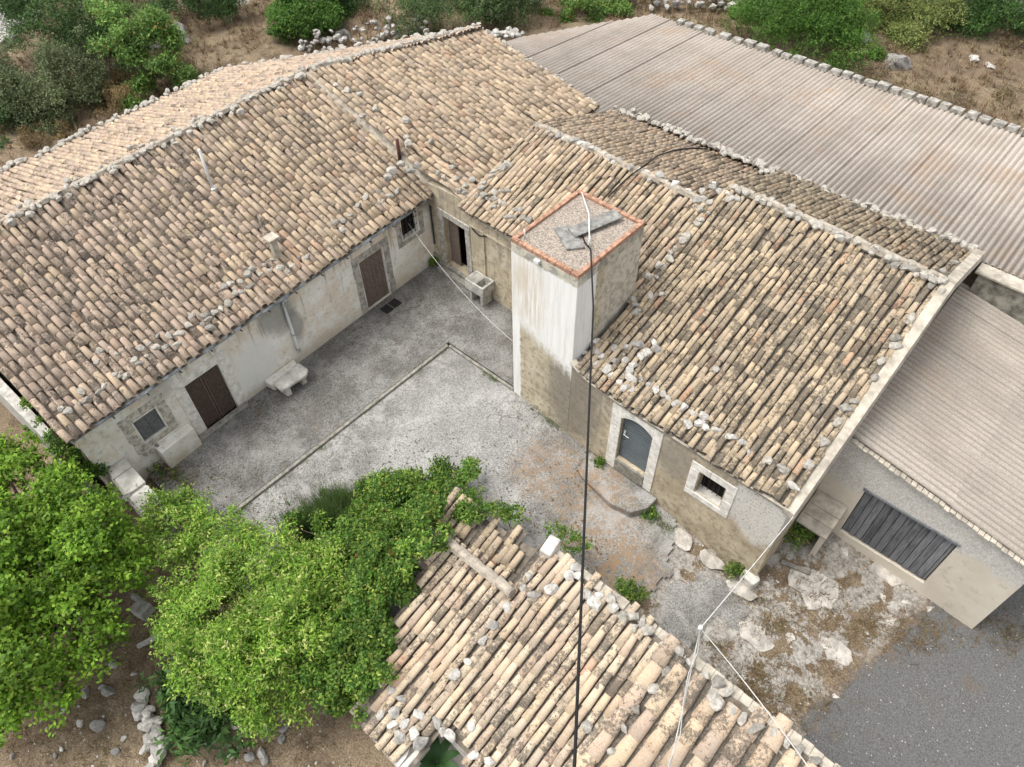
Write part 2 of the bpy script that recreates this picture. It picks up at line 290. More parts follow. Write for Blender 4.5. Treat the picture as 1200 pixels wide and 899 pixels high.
def ground_mat():
    s = NB("dry_ground", 1, .05); x, y = s.xyz(0), s.xyz(1)
    n = s.noise(.35, 5, .65); n2 = s.noise(2.2, 6, .72); f = s.noise(24, 5, .8); v = s.vor(9, 'F1', "Color"); bw = s.n.new("ShaderNodeRGBToBW"); s.l.new(v, bw.inputs[0])
    c = s.mix(s.ramp(n, .38, .6), (.165, .125, .088), (.24, .19, .13))
    c = s.mix(s.math('MULTIPLY', s.ramp(n2, .5, .66), .6), c, (.105, .08, .05)); c = s.mix(s.math('MULTIPLY', s.ramp(s.noise(3, 5, .7), .54, .68), .5), c, (.33, .26, .17))
    c = s.mix(1, c, s.mix(s.ramp(f, .3, .66), (.42, .41, .4), (1.45, 1.42, 1.38)), 'MULTIPLY'); c = s.mix(s.math('MULTIPLY', s.ramp(s.noise(1.1, 5, .7), .52, .64), .5), c, (.085, .062, .045)); c = s.mix(s.math('MULTIPLY', s.ramp(s.noise(48, 3, .6), .62, .68), .5), c, (.42, .36, .27))
    # grey gravel yard in the lower right corner: two half planes with an uneven edge
    e = s.math('MULTIPLY', s.math('SUBTRACT', n2, .5), 1.6)
    d1 = s.math('ADD', s.math('SUBTRACT', x, s.math('ADD', 11.55, s.math('MULTIPLY', y, .22))), e)
    yard = s.math('MULTIPLY', s.ramp(d1, -.1, .2), s.ramp(y, 8.0, 6.0))
    gv = s.mix(s.ramp(s.noise(26, 6, .85), .34, .64), (.075, .0745, .073), (.19, .187, .18)); gv = s.mix(s.math('MULTIPLY', s.ramp(bw.outputs[0], .93, .97), .6), gv, s.mix(s.ramp(s.noise(20, 2), .55, .6), gv, (.36, .34, .30)))
    gv = s.mix(s.math('MULTIPLY', s.ramp(s.noise(.9, 4, .6), .56, .7), .5), gv, (.17, .12, .08))
    c = s.mix(yard, c, gv)
    # worn concrete apron between the outbuilding and the yard
    ap = s.math('MULTIPLY', s.math('MULTIPLY', s.ramp(x, 5.4, 6.0), s.ramp(d1, .1, -.3)), s.math('MULTIPLY', s.ramp(y, -4.8, -4.2), s.ramp(y, 3.6, 2.6)))
    pk = s.ramp(s.noise(1.5, 6, .66), .45, .50); cc = s.mix(s.ramp(s.noise(11, 6, .8), .36, .62), (.19, .175, .155), (.44, .415, .37)); cc = s.mix(s.math('MULTIPLY', s.ramp(s.noise(2.6, 4, .6), .55, .66), .6), cc, (.55, .53, .48))
    c = s.mix(s.math('MULTIPLY', ap, s.math('MULTIPLY', pk, .9)), c, cc)
    s.bump(s.math('ADD', f, n2), .8, .04); return s.done(c)
M_PA, M_PC, M_PT, M_PE = plaster_A(), plaster_C(), plaster_T(), plaster_E()
M_COURT = concrete("courtyard_concrete", 1.12, 0, True); M_WALK = concrete("walkway_concrete", .80, .1); M_KERB = flat("worn_kerb", (.235, .22, .19), .95, .35, 6, 0, .5)
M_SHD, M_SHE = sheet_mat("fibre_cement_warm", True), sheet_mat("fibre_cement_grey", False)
M_GROUND = ground_mat()
M_FRAME = flat("pale_frame_stone", (.70, .67, .61), .95, .22, 5, 0, .5); M_GFRAME = flat("grey_frame_stone", (.36, .34, .30), .95, .4, 6, 0, .5)
M_RFRAME = flat("rubble_frame_stone", (.47, .43, .37), .95, .45, 7, 0, .8)
M_BROWN = flat("brown_painted_wood", (.105, .075, .062), .6, .3, 12); M_BRWOOD = flat("weathered_brown_wood", (.15, .115, .095), .8, .3, 14)
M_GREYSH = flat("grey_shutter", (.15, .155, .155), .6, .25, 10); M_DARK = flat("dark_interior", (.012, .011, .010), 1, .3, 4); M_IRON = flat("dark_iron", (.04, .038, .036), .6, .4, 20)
M_ROLL = flat("blue_grey_metal_door", (.15, .178, .192), .45, .12, 4, .2)
def plank_mat():
    s = NB("weathered_grey_plank", .9, .15); g = s.noise(1, 5, .7, sc3=(30, 30, 2.2)); g2 = s.noise(1, 4, .6, sc3=(6, 6, 1.0)); o = s.n.new("ShaderNodeObjectInfo")
    c = s.mix(s.ramp(g, .25, .75), (.125, .128, .134), (.235, .24, .248)); c = s.mix(s.math('MULTIPLY', s.ramp(g2, .5, .65), .5), c, (.045, .046, .05))
    v = s.n.new("ShaderNodeMapRange"); s.l.new(o.outputs["Random"], v.inputs[0]); v.inputs[3].default_value = .7; v.inputs[4].default_value = 1.2; c = s.mix(1, c, v.outputs[0], 'MULTIPLY'); s.bump(g, .5, .01); return s.done(c)
M_PLANK = plank_mat()
M_WPIPE = flat("white_plastic", (.62, .62, .60), .45, .06, 4); M_GUT = flat("galvanised_gutter", (.36, .38, .39), .5, .3, 6, .3); M_RUST = flat("rusty_pipe", (.085, .035, .026), .8, .4, 12)
M_BRICK = flat("orange_brick", (.37, .215, .145), .95, .4, 9, 0, .4); M_GRAVEL = flat("tank_roof_gravel", (.31, .265, .22), .95, .55, 26, 0, .9); M_CONC = flat("grey_concrete", (.40, .385, .35), .95, .3, 5, 0, .6)
M_WHITEMAS = flat("white_masonry", (.50, .48, .435), .95, .3, 3, 0, .7); M_SLAB = flat("dark_slab", (.22, .215, .20), .9, .4, 6, 0, .6); M_BLACK = flat("black_cable", (.012, .012, .013), .5, .1)
M_ROPE = flat("white_rope", (.52, .51, .48), .8, .1); M_BARK = flat("bark", (.13, .10, .075), .95, .4, 10, 0, .6); M_DECK = flat("roof_mortar_bed", (.17, .145, .115), 1, .4, 5, 0, .5)
M_COPE = flat("mortar_coping", (.40, .36, .295), .95, .3, 3, 0, .6); M_MOSS = flat("mossy_render", (.21, .20, .165), .95, .6, 3, 0, .6); M_BLOCK = flat("concrete_block", (.29, .275, .245), .95, .5, 6, 0, .6)
M_MORT = flat("ridge_mortar", (.33, .29, .235), .95, .35, 6, 0, .6); M_GATE_DK = flat("gate_backing", (.03, .03, .03), .9, .3, 4)
M_BROKEN = flat("broken_concrete", (.42, .39, .345), .95, .35, 4, 0, .8)
# ------------------------------------------------------------------ ground
def court_z(x): return np.where(x > 0, -.13*x, 0.)-.06
def ground_z(x, y):
    x, y = np.asarray(x, float), np.asarray(y, float)
    z = np.where(x > 0, -.13*np.minimum(x, 9.5), 0.)-.09*np.clip(x-9.5, 0, 6)
    z = z-.55*smooth(-9.0, -11.0, y)*smooth(9, 4, x)
    back = smooth(9, 17, y)*1.3; z = z+back+smooth(-12, -19, x)*.5*smooth(-14, -6, y)
    z = z-.16+.05*vnoise(x*.6, y*.6, 1)+.025*vnoise(x*2, y*2, 2)
    return z
def grid(name, xs, ys, zf, m, keep=None):
    X, Y = np.meshgrid(xs, ys, indexing='ij'); Z = zf(X, Y); V = np.stack([X, Y, Z], -1).reshape(-1, 3); nx, ny = len(xs), len(ys)
    i, j = np.meshgrid(np.arange(nx-1), np.arange(ny-1), indexing='ij'); a = (i*ny+j)
    Fq = np.stack([a, a+ny, a+ny+1, a+1], -1).reshape(-1, 4)
    if keep is not None:
        k = keep((X[:-1, :-1]+X[1:, 1:])/2, (Y[:-1, :-1]+Y[1:, 1:])/2).ravel(); Fq = Fq[k]
        used = np.unique(Fq); mp = np.full(len(V), -1); mp[used] = np.arange(len(used)); V = V[used]; Fq = mp[Fq]
    return obj(name, V, Fq, m, None, True)
ax = np.concatenate([[-700, -300, -150, -90], np.arange(-60, -20, 1.5), np.arange(-20, 20, .3), np.arange(20, 60, 2.5), [90, 150, 300, 700]])
tag(grid("ground", ax, ax, ground_z, M_GROUND), kind='structure')
def court_keep(x, y):
    e = .18*vnoise(x*2.2, y*2.2, 5)+.1*vnoise(x*6, y*6, 6)
    a = (x > -2.72) & (y < -.02) & (y > -9.2+e) & (x < 6.75+e-.28*np.abs(y+1.4)**1.3*(y < -1.4)-.55*(y+1.4)*(y > -1.4))
    return a & (x+.0*y < 8)
tag(grid("courtyard", np.arange(-2.76, 7.5, .08), np.arange(-10, .1, .08), lambda x, y: court_z(x)+.012*vnoise(x*1.2, y*1.2, 3)+.004, M_COURT, court_keep), kind='structure')
g2 = np.array([-5.9695, 2.5879, 0.]); ANG = math.radians(92.05)
AD = np.array([math.cos(ANG), math.sin(ANG), 0]); AN = np.array([-math.sin(ANG), math.cos(ANG), 0])     # along the long house wall / into the house
def LA(s, d, z=0.): return g2+AD*s+AN*d+np.array([0, 0, z])
wk = MB(); wk.prism([tuple(LA(-11.5, .1)[:2]), (-2.86, -9.0), (-2.86, .1), (-.02, .1), (-.02, 2.6), tuple(LA(0, .1)[:2])], -.3, .02)
tag(wk.build("walkway", M_WALK), kind='structure')
kb = MB(); kb.box(-2.85, -2.74, -8.9, .0, -.3, .026); kb.box(-2.74, -.02, -.03, .06, -.3, .026)
ko = kb.build("kerb", M_KERB, None, False, .02); tag(ko, kind='structure')
# ------------------------------------------------------------------ roof tiles
def unit_cover(r0, r1, L, h, n=6, k=0):
    rs = random.Random(k*13+5); V = []; Fc = []
    for yy, r in ((0, r0), (L, r1)):
        for i in range(n+1):
            a = math.pi*i/n; V.append((-r*math.cos(a)+rs.uniform(-.003, .003), yy+(rs.uniform(-.010, .010) if yy == 0 else 0), h*(r/r0)*math.sin(a)))
    for i in range(n+1):
        a = math.pi*i/n; V.append((-(r0-.014)*math.cos(a), .004, (h-.014)*math.sin(a)))
    m = n+1
    for i in range(n): Fc.append((i, i+1, m+i+1, m+i)); Fc.append((2*m+i, 2*m+i+1, i+1, i))
    return np.array(V), np.array(Fc)
def unit_channel(r, L, depth, n=4):
    V = []; Fc = []
    for yy in (0, L):
        for i in range(n+1):
            a = math.pi*i/n; V.append((-r*math.cos(a), yy, depth*(1-math.sin(a))))
    for i in range(n): Fc.append((i, i+1, n+2+i, n+1+i))
    return np.array(V), np.array(Fc)
COVER = {}
def cover_variants(key, r0, r1, L, h):
    if key not in COVER:
        COVER[key] = []
        for k in range(4):
            V, Fc = unit_cover(r0, r1, L, h, 6, k); me = raw_mesh("cover_tile", V, Fc, False); me.polygons.foreach_set("use_smooth", np.array([i % 2 == 0 for i in range(len(Fc))])); me.materials.append(M_TILE1); COVER[key].append((V, Fc, me))
    return COVER[key]
PAL = {   # base tints of fired clay: (colour, weight); all are the clay's own colours
 'cream': [((.58, .475, .335), 5), ((.53, .425, .305), 4), ((.47, .385, .295), 3), ((.61, .515, .365), 3), ((.43, .35, .27), 2.4), ((.53, .37, .26), .7), ((.45, .29, .20), .2)],
 'rose': [((.50, .405, .32), 5), ((.55, .45, .345), 4), ((.45, .36, .29), 4), ((.60, .495, .37), 2.2), ((.53, .40, .30), .8), ((.39, .325, .27), 3)],
 'ochre': [((.50, .415, .285), 4), ((.44, .37, .265), 4), ((.56, .475, .33), 2.4), ((.38, .325, .24), 3), ((.47, .31, .20), .4), ((.43, .25, .155), .22)],
 'pale': [((.59, .51, .375), 5), ((.52, .445, .335), 4), ((.64, .56, .425), 3), ((.46, .395, .31), 3), ((.52, .385, .285), .45), ((.53, .43, .34), 1)],
}
class Roof:
    """a tiled slope between an eave line and a ridge line; every near cover tile is an object of its own"""
    def __init__(s, eL, eR, rR, rL, pitch=.205, step=.375, key='house', dims=(.093, .080, .48, .070), pal='cream', lichen=.4, sag=.03, zfun=None, lich_fun=None, pal_fun=None, drop=None, seed=0):
        s.c = [np.array(v, float) for v in (eL, eR, rR, rL)]; s.pitch, s.step, s.key, s.dims = pitch, step, key, dims
        s.W = max(np.linalg.norm(s.c[1]-s.c[0]), np.linalg.norm(s.c[2]-s.c[3])*.5); s.L = max(np.linalg.norm(s.c[3]-s.c[0]), np.linalg.norm(s.c[2]-s.c[1]))
        s.pal, s.lichen, s.sag, s.zfun, s.lich_fun, s.pal_fun, s.drop, s.seed = pal, lichen, sag, zfun, lich_fun, pal_fun, drop, seed
    def P(s, u, v):
        a, b, c, d = s.c; p = (a*(1-u)+b*u)*(1-v)+(d*(1-u)+c*u)*v
        p = p+np.array([0, 0, s.sag*vnoise(p[0]*.9+s.seed, p[1]*.9, s.seed)])
        if s.zfun: p = p+np.array([0, 0, s.zfun(p[0], p[1])])
        return p
    def frame(s, u, v):
        e = .01; p = s.P(u, v); a = s.P(u+e, v)-s.P(u-e, v); b = s.P(u, v+e)-s.P(u, v-e); b /= np.linalg.norm(b); a -= b*(a @ b); a /= np.linalg.norm(a); n = np.cross(a, b); return p, a, b, n
    def tiles(s):
        rs = random.Random(s.seed+99); n = int(round(s.W/s.pitch)); out = []; chan = []
        pals = {k: ([q[0] for q in v], [q[1] for q in v]) for k, v in PAL.items()}
        for i in range(n+1):
            u0 = i/n; v = rs.uniform(-.02, .0); wob = rs.uniform(-.15, .15); ph = rs.uniform(0, 6)
            while v*s.L < s.L-s.dims[2]*.62:
                st = s.step*rs.uniform(.86, 1.12)/s.L; u = u0+(.02*math.sin(v*7+ph)+rs.uniform(-.012, .012))/s.W
                p, a, b, nn = s.frame(u, max(v, 0)); p = p+b*(v-max(v, 0))*s.L
                if not (s.drop and s.drop(p[0], p[1], rs)):
                    yaw = rs.gauss(0, .028)+.012*math.cos(v*7+ph); tilt = -.030+rs.gauss(0, .014); rl = rs.gauss(0, .03)
                    b2 = b*math.cos(yaw)+a*math.sin(yaw); a2 = a*math.cos(yaw)-b*math.sin(yaw)
                    b3 = b2*math.cos(tilt)+nn*math.sin(tilt); n3 = np.cross(a2, b3); a3 = a2*math.cos(rl)+n3*math.sin(rl); n3 = np.cross(a3, b3)
                    pl = s.pal_fun(p[0], p[1], rs) if s.pal_fun else s.pal
                    cs, wts = pals[pl]; c = (np.array(rs.choices(cs, wts)[0])*.68+.32*np.average(cs, axis=0, weights=wts))*rs.uniform(.88, 1.10)*.94*np.array([1.03, .985, .985])
                    li = s.lichen+(s.lich_fun(p[0], p[1]) if s.lich_fun else 0)+rs.gauss(0, .17)
                    sc = rs.uniform(.94, 1.06)
                    out.append((p+nn*(.03+rs.uniform(-.006, .012)), a3*sc, b3*rs.uniform(.95, 1.05), n3*sc, np.clip(c, .02, .72), float(np.clip(li, 0, 1)), rs.randrange(4), s.key, s.dims))
                p2, a, b, nn = s.frame(min(u0+.5/n, 1), max(v, 0))
                if not (s.drop and s.drop(p2[0], p2[1], rs)): chan.append((p2-nn*.055+b*(v-max(v, 0))*s.L, a, b*1.0, nn, s))
                v += st
        return out, chan
def build_roofs(parent, roofs, singles=300):
    """cover tiles: the ones that show largest become objects, the others one joined field; channel tiles one joined field"""
    allt = []; chans = []
    for r in roofs:
        t, c = r.tiles(); allt += t; chans += c
    def key(t):
        d = t[0]-CAM; dep = d @ D_; x = 600+F_PX*(d @ R_)/dep; y = 449.5-F_PX*(d @ U_)/dep
        inside = -10 < x < 1210 and -10 < y < 909
        return (0 if inside else 1, dep)
    allt.sort(key=key)
    for p, a, b, n, c, li, k, ky, dims in allt[:singles]:
        V, Fc, me = cover_variants(ky, *dims)[k]; o = bpy.data.objects.new("cover_tile", me); COL.objects.link(o); o.parent = parent
        q = p-WORG[parent.name]; o.matrix_basis = Matrix(((a[0], b[0], n[0], q[0]), (a[1], b[1], n[1], q[1]), (a[2], b[2], n[2], q[2]), (0, 0, 0, 1))); o.color = (*map(float, c), li)
    rest = allt[singles:]
    if rest:
        VV = []; FF = []; TT = []; off = 0
        for p, a, b, n, c, li, k, ky, dims in rest:
            V, Fc, me = cover_variants(ky, *dims)[k]; VV.append(p+V[:, :1]*a+V[:, 1:2]*b+V[:, 2:]*n); FF.append(Fc+off); off += len(V); TT.append(np.tile(np.array([*c, li]), (len(V), 1)))
        o = obj("cover_tile_field", np.concatenate(VV), np.concatenate(FF), M_TILEJ, parent, True, np.concatenate(TT)); o["kind"] = "stuff"
    VV = []; FF = []; TT = []; off = 0; rs = random.Random(3)
    for p, a, b, n, s in chans:
        V, Fc = unit_channel(s.pitch*.5, s.step*1.25, .05); VV.append(p+V[:, :1]*a+V[:, 1:2]*b+V[:, 2:]*n); FF.append(Fc+off); off += len(V)
        c = np.array([.215, .18, .142])*rs.uniform(.7, 1.15); TT.append(np.tile(np.array([*c, min(1, s.lichen+.25)]), (len(V), 1)))
    o = obj("channel_tile_field", np.concatenate(VV), np.concatenate(FF), M_TILEJ, parent, True, np.concatenate(TT)); o["kind"] = "stuff"
    mb = MB()
    for r in roofs:
        m = 10
        for i in range(m):
            for j in range(m):
                if r.drop and r.drop(*r.P((i+.5)/m, (j+.5)/m)[:2], random.Random(1)): continue
                q = [r.P(i/m, j/m), r.P((i+1)/m, j/m), r.P((i+1)/m, (j+1)/m), r.P(i/m, (j+1)/m)]; mb.add([v-np.array([0, 0, .075]) for v in q], [(0, 1, 2, 3)])
    mb.build("roof_bed", M_DECK, parent)
# ------------------------------------------------------------------ walls with openings
def wall_panel(mb, o, a, nrm, L, z0, z1, opens=(), depth=.2, back=None):
    """front face with real openings and reveals. o = foot corner, a = unit direction along, nrm = outward"""
    o, a, nrm = (np.array(v, float) for v in (o, a, nrm)); Z = np.array([0, 0, 1.])
    zt = z1 if callable(z1) else (lambda s: z1)
    ss = sorted({0, L, *[q for op in opens for q in op[:2]], *np.linspace(0, L, max(2, int(L/1.2)))}); zs = sorted({z0, *[q for op in opens for q in op[2:4]]})
    for i in range(len(ss)-1):
        for j in range(len(zs)):
            s0, s1, za = ss[i], ss[i+1], zs[j]; top = j == len(zs)-1
            zb0, zb1 = (zt(s0), zt(s1)) if top else (zs[j+1], zs[j+1])
            sm = (s0+s1)/2; zm = (za+zb0)/2
            if any(op[0] < sm < op[1] and op[2] < zm < op[3] for op in opens): continue
            mb.add([o+a*s0+Z*za, o+a*s1+Z*za, o+a*s1+Z*zb1, o+a*s0+Z*zb0], [(0, 1, 2, 3)])
        t = o-nrm*.35
        mb.add([o+a*ss[i]+Z*zt(ss[i]), o+a*ss[i+1]+Z*zt(ss[i+1]), t+a*ss[i+1]+Z*zt(ss[i+1]), t+a*ss[i]+Z*zt(ss[i])], [(0, 1, 2, 3)])
    for op in opens:
        s0, s1, za, zb = op[:4]; dn = -nrm*(op[4] if len(op) > 4 else depth)
        q = [o+a*s0+Z*za, o+a*s1+Z*za, o+a*s1+Z*zb, o+a*s0+Z*zb]
        mb.add(q+[v+dn for v in q], [(0, 1, 5, 4), (1, 2, 6, 5), (2, 3, 7, 6), (3, 0, 4, 7)])
    t = o-nrm*.35
    mb.add([o+Z*z0, t+Z*z0, t+Z*zt(0), o+Z*zt(0)], [(0, 1, 2, 3)]); mb.add([o+a*L+Z*z0, t+a*L+Z*z0, t+a*L+Z*zt(L), o+a*L+Z*zt(L)], [(3, 2, 1, 0)])
def frame_stones(parent, o, a, nrm, s0, s1, z0, z1, w, m, proud=.03, sill=True, lintel=True, nj=3, wob=.0):
    """surround of separate dressed stones round an opening"""
    o, a, nrm = (np.array(v, float) for v in (o, a, nrm)); Z = np.array([0, 0, 1.]); rs = random.Random(int(abs(s0*100))+3)
    def st(sa, sb, za, zb):
        g = .006; ww = lambda: rs.uniform(-wob, wob)
        mb = MB(); mb.obox(o+a*(sa+g+ww())+Z*(za+g)-nrm*.06, a*(sb-sa-2*g), nrm*(.06+proud+rs.uniform(-.008, .008)), Z*(zb-za-2*g)); mb.build("frame_stone", m, parent, False, .012)
    zz = np.linspace(z0, z1, nj+1)
    for k in range(nj):
        st(s0-w, s0, zz[k], zz[k+1]); st(s1, s1+w, zz[k], zz[k+1])
    if lintel:
        sm = (s0+s1)/2+rs.uniform(-.1, .1); st(s0-w, sm, z1, z1+w); st(sm, s1+w, z1, z1+w)
    if sill: st(s0-w, s1+w, z0-w*.8, z0)
Y3 = np.array([0, 1., 0]); X3 = np.array([1., 0, 0]); Z3 = np.array([0, 0, 1.])
# ================================================================== the long farmhouse (left and behind)
farm = thing("farmhouse", "long low farmhouse with cream walls and tiled roofs along the left of the courtyard", "farmhouse", tuple(LA(-6, 0)))
S0 = -12.42
oA = LA(S0, 0); so = lambda s: s-S0
mb = MB()
wall_panel(mb, oA, AD, -AN, -S0, -.9, 2.93, [(so(-11.12), so(-10.45), 1.11, 1.97, .10), (so(-9.54), so(-8.47), .02, 1.97, .16), (so(-3.2), so(-2.21), .03, 2.04, .14), (so(-1.31), so(-.58), 1.72, 2.53, .22)])
mb.build("wall", M_PA, farm)
# gable end towards the trees
gb = MB(); e = LA(S0-.001, .36)
gb.add([LA(S0, 0, -1), LA(S0, 11.6, -1), LA(S0, 11.6, 2.85), LA(S0, 5.8, 4.78), LA(S0, 0, 2.85)], [(0, 1, 2, 3, 4)]); gb.build("gable_wall", M_PA, farm)
bk = MB(); bk.obox(LA(S0, 11.45, -.5), AD*13.4, AN*.3, Z3*3.3); bk.build("back_wall", M_PA, farm)
# back wall of the courtyard (inner corner to the tower)
oB = np.array([-5.96, 2.56, 0.]); dB = np.array([5.94, -.16, 0]); LB = np.linalg.norm(dB); dB /= LB; nB = np.array([dB[1], -dB[0], 0])
mb = MB(); wall_panel(mb, oB, dB, nB, LB, -.3, lambda s: 3.28+.12*min(1, s/1.4)-.16*max(0, (s-1.8)/4), [(.66, 1.66, .3, 2.28, .35)])
mb.build("courtyard_end_wall", M_PC, farm)
# side wall under the north rake
nr = MB(); nr.box(-10, -4.4, 9.0, 9.3, 0, 3.4); nr.build("north_wall", M_PA, farm)
# A1, A2 and the back slopes
def pal_A(x, y, rs):
    k = smooth(-.5, -6.5, y+.25*(x+8))
    return 'rose' if rs.random() < .12+.78*k else 'cream'
RA1 = Roof(LA(-12.5, -.2, 2.93), LA(.1, -.2, 2.95), LA(.3, 5.8, 4.88), LA(-12.5, 5.8, 4.9), pal_fun=pal_A, lichen=.42, lich_fun=lambda x, y: .10*smooth(-2, -6, y), sag=.035, seed=1)
RA2 = Roof((-4.3, 2.62, 3.44), (-4.3, 9.3, 3.55), (-10.1, 9.3, 4.56), (-11.72, 2.9, 4.90), pal='cream', lichen=.36, sag=.03, zfun=lambda x, y: -.26*math.exp(-((x+6.3)/1.3)**2-((y-2.6)/1.0)**2), seed=2)
RB1 = Roof(LA(.6, 11.75, 2.95), LA(-13.5, 11.75, 2.92), LA(-13.5, 5.85, 4.9), LA(.45, 5.85, 4.88), pal='rose', pal_fun=lambda x, y, rs: rs.choice(['rose', 'rose', 'cream']), lichen=.46, sag=.03, seed=3)
RB2 = Roof((-10.9, 9.4, 4.15), LA(.7, 11.75, 2.95), (-11.75, 2.95, 4.88), (-10.12, 9.3, 4.52), pal='rose', lichen=.42, sag=.02, seed=4)
build_roofs(farm, [RA1, RA2, RB1, RB2])
# ridge mortar
rm = MB()
for i in range(40):
    a0 = LA(-12.5+12.9*i/40, 5.82, 4.9); a1 = LA(-12.5+12.9*(i+1)/40, 5.82, 4.9)
    rm.tube([a0+Z3*(.02+.02*vnoise(i, 1)), a1+Z3*(.02+.02*vnoise(i+1, 1))], .11, 6)
pp = [np.array([-11.74, 2.9, 4.93]), np.array([-11.2, 5.1, 4.82]), np.array([-10.1, 9.3, 4.58])]
rm.tube(pp, .12, 6); rm.build("ridge_mortar", M_MORT, farm)
bs = MB(); prev = None
for i in range(25):
    v = i/24; p = RA1.P(1.0, v); q = RA2.P(.0, 0)*0+np.array([p[0]+.05, p[1]+.16+.03*vnoise(i, 3), 0]); u2 = min(1, max(0, (p[0]+4.3)/-7.4)); q[2] = max(p[2]+.05, RA2.P(0.0, u2)[2]+.02); mid_ = (p+q)/2+Z3*(.06+.03*vnoise(i*1.3, 5))
    cur = [p-AD*.12-Z3*.02, mid_, q+AD*.14-Z3*.05]
    if prev: bs.add(prev+cur, [(0, 3, 4, 1), (1, 4, 5, 2)])
    prev = cur
bs.build("step_mortar", M_MORT, farm, True)
# gutter (half round), brackets, downpipe
gu = MB(); n = 26
gp = [LA(S0-.1+(12.4)*i/n, -.265, 2.865+.012*math.sin(i*1.3)) for i in range(n+1)]
V = []; Fc = []
for i, p in enumerate(gp):
    for k in range(6):
        t = math.pi*k/5; V.append(p-AN*(.05*math.cos(t))-Z3*(.05*math.sin(t)))
for i in range(n):
    for k in range(5): Fc.append((i*6+k, i*6+k+1, (i+1)*6+k+1, (i+1)*6+k))
gu.add(V, Fc); gut = gu.build("gutter", M_GUT, farm, True)
for i in range(1, 13):
    b = MB(); b.obox(LA(S0+i*.96, -.34, 2.765), AD*.03, AN*.34, Z3*.02); b.build("gutter_bracket", M_IRON, gut)
dp = MB(); dp.tube([LA(-6.08, -.27, 2.78), LA(-6.08, -.07, 2.60), LA(-6.08, -.07, .55), LA(-6.06, -.07, .50)], .05, 10); dpo = dp.build("downpipe", M_WPIPE, farm, True)
for zz in (.62, 1.25, 2.45):
    c = MB(); c.tube([LA(-6.08, -.07, zz-.03), LA(-6.08, -.07, zz+.03)], .062, 10); c.build("pipe_collar", M_GUT, dpo)
# shuttered window
wn = MB(); wn.obox(LA(-11.12, -.0+.07, 1.11), AD*.67, AN*.03, Z3*.86); win = wn.build("window", M_GREYSH, farm)
for k in range(2):
    sh = MB(); s_ = -11.09+k*.315; sh.obox(LA(s_, .045, 1.14), AD*.295, AN*.024, Z3*.80)
    for j in range(13): sh.obox(LA(s_+.03, .032, 1.18+j*.057), AD*.235, AN*.012, Z3*.03)
    sh.build("shutter", M_GREYSH, win)
fm = MB(); 
for a_, b_, c_, d_ in ((-11.15, -10.42, 1.08, 1.12), (-11.15, -10.42, 1.96, 2.0), (-11.15, -11.11, 1.12, 1.96), (-10.46, -10.42, 1.12, 1.96)): fm.obox(LA(a_, -.012, c_), AD*(b_-a_), AN*.06, Z3*(d_-c_))
fm.build("window_frame", M_FRAME, win); frame_stones(win, oA, AD, -AN, so(-11.16), so(-10.41), 1.07, 2.01, .27, M_RFRAME, .02, True, True, 3, .02)
# brown double door
dm = MB(); dm.obox(LA(-9.54, .10, .03), AD*1.07, AN*.04, Z3*1.93); dr = dm.build("door", M_BROWN, farm); tag(dr, "brown double door of narrow vertical battens")
for k in range(2):
    lf = MB(); s_ = -9.52+k*.52; lf.obox(LA(s_, .075, .05), AD*.50, AN*.022, Z3*1.88)
    for j in range(9): lf.obox(LA(s_+.03+j*.05, .055, .10), AD*.027, AN*.022, Z3*1.78)
    lf.obox(LA(s_+(.44 if k == 0 else 0), .045, .05), AD*.06, AN*.03, Z3*1.88); lf.build("door_leaf", M_BROWN, dr)
frame_stones(dr, oA, AD, -AN, so(-9.56), so(-8.45), .0, 2.0, .30, M_FRAME, .025, False, True, 4, .02)
st = MB(); st.prism([tuple(LA(-9.95, -.02)[:2]), tuple(LA(-9.95, -.24)[:2]), tuple(LA(-8.2, -.2)[:2]), tuple(LA(-8.2, -.02)[:2])][::-1], -.1, .11); st.build("doorstep", M_KERB, farm, False, .03)
# plank door near the corner
dm = MB(); dm.obox(LA(-3.2, .10, .03), AD*.99, AN*.03, Z3*2.01); d1 = dm.build("door", M_BRWOOD, farm); tag(d1, "wide brown plank door near the inner corner")
for j in range(6):
    b = MB(); b.obox(LA(-3.19+j*.163, .075+random.uniform(-.004, .004), .05), AD*.155, AN*.024, Z3*1.97); b.build("plank", M_BRWOOD, d1)
frame_stones(d1, oA, AD, -AN, so(-3.22), so(-2.19), .02, 2.06, .26, M_GFRAME, .018, False, True, 4, .015)
# barred window
bw = MB(); bw.obox(LA(-1.31, .2, 1.72), AD*.73, AN*.02, Z3*.81); wn1 = bw.build("window", M_DARK, farm); tag(wn1, "dark window with iron bars and grey stone surround")
for j in range(4):
    b = MB(); b.tube([LA(-1.20+j*.17, .05, 1.72), LA(-1.20+j*.17, .05, 2.53)], .011, 6); b.build("iron_bar", M_IRON, wn1)
for zz in (1.98, 2.28):
    b = MB(); b.tube([LA(-1.31, .05, zz), LA(-.58, .05, zz)], .009, 6); b.build("iron_bar", M_IRON, wn1)
fw = MB(); fw.obox(LA(-1.29, .08, 1.74), AD*.05, AN*.05, Z3*.77); fw.obox(LA(-.65, .08, 1.74), AD*.05, AN*.05, Z3*.77); fw.build("casement", M_FRAME, wn1)
frame_stones(wn1, oA, AD, -AN, so(-1.33), so(-.56), 1.70, 2.55, .22, M_GFRAME, .02, True, True, 3, .015)
# ledge under the shuttered window with loose stones on top
lg = MB(); lg.prism([tuple(LA(s_, d_)[:2]) for s_, d_ in ((-11.0, .0), (-11.0, -.34), (-9.93, -.30), (-9.93, 0))][::-1], -.7, .78); lg.build("buttress", M_PA, farm, False, .03)
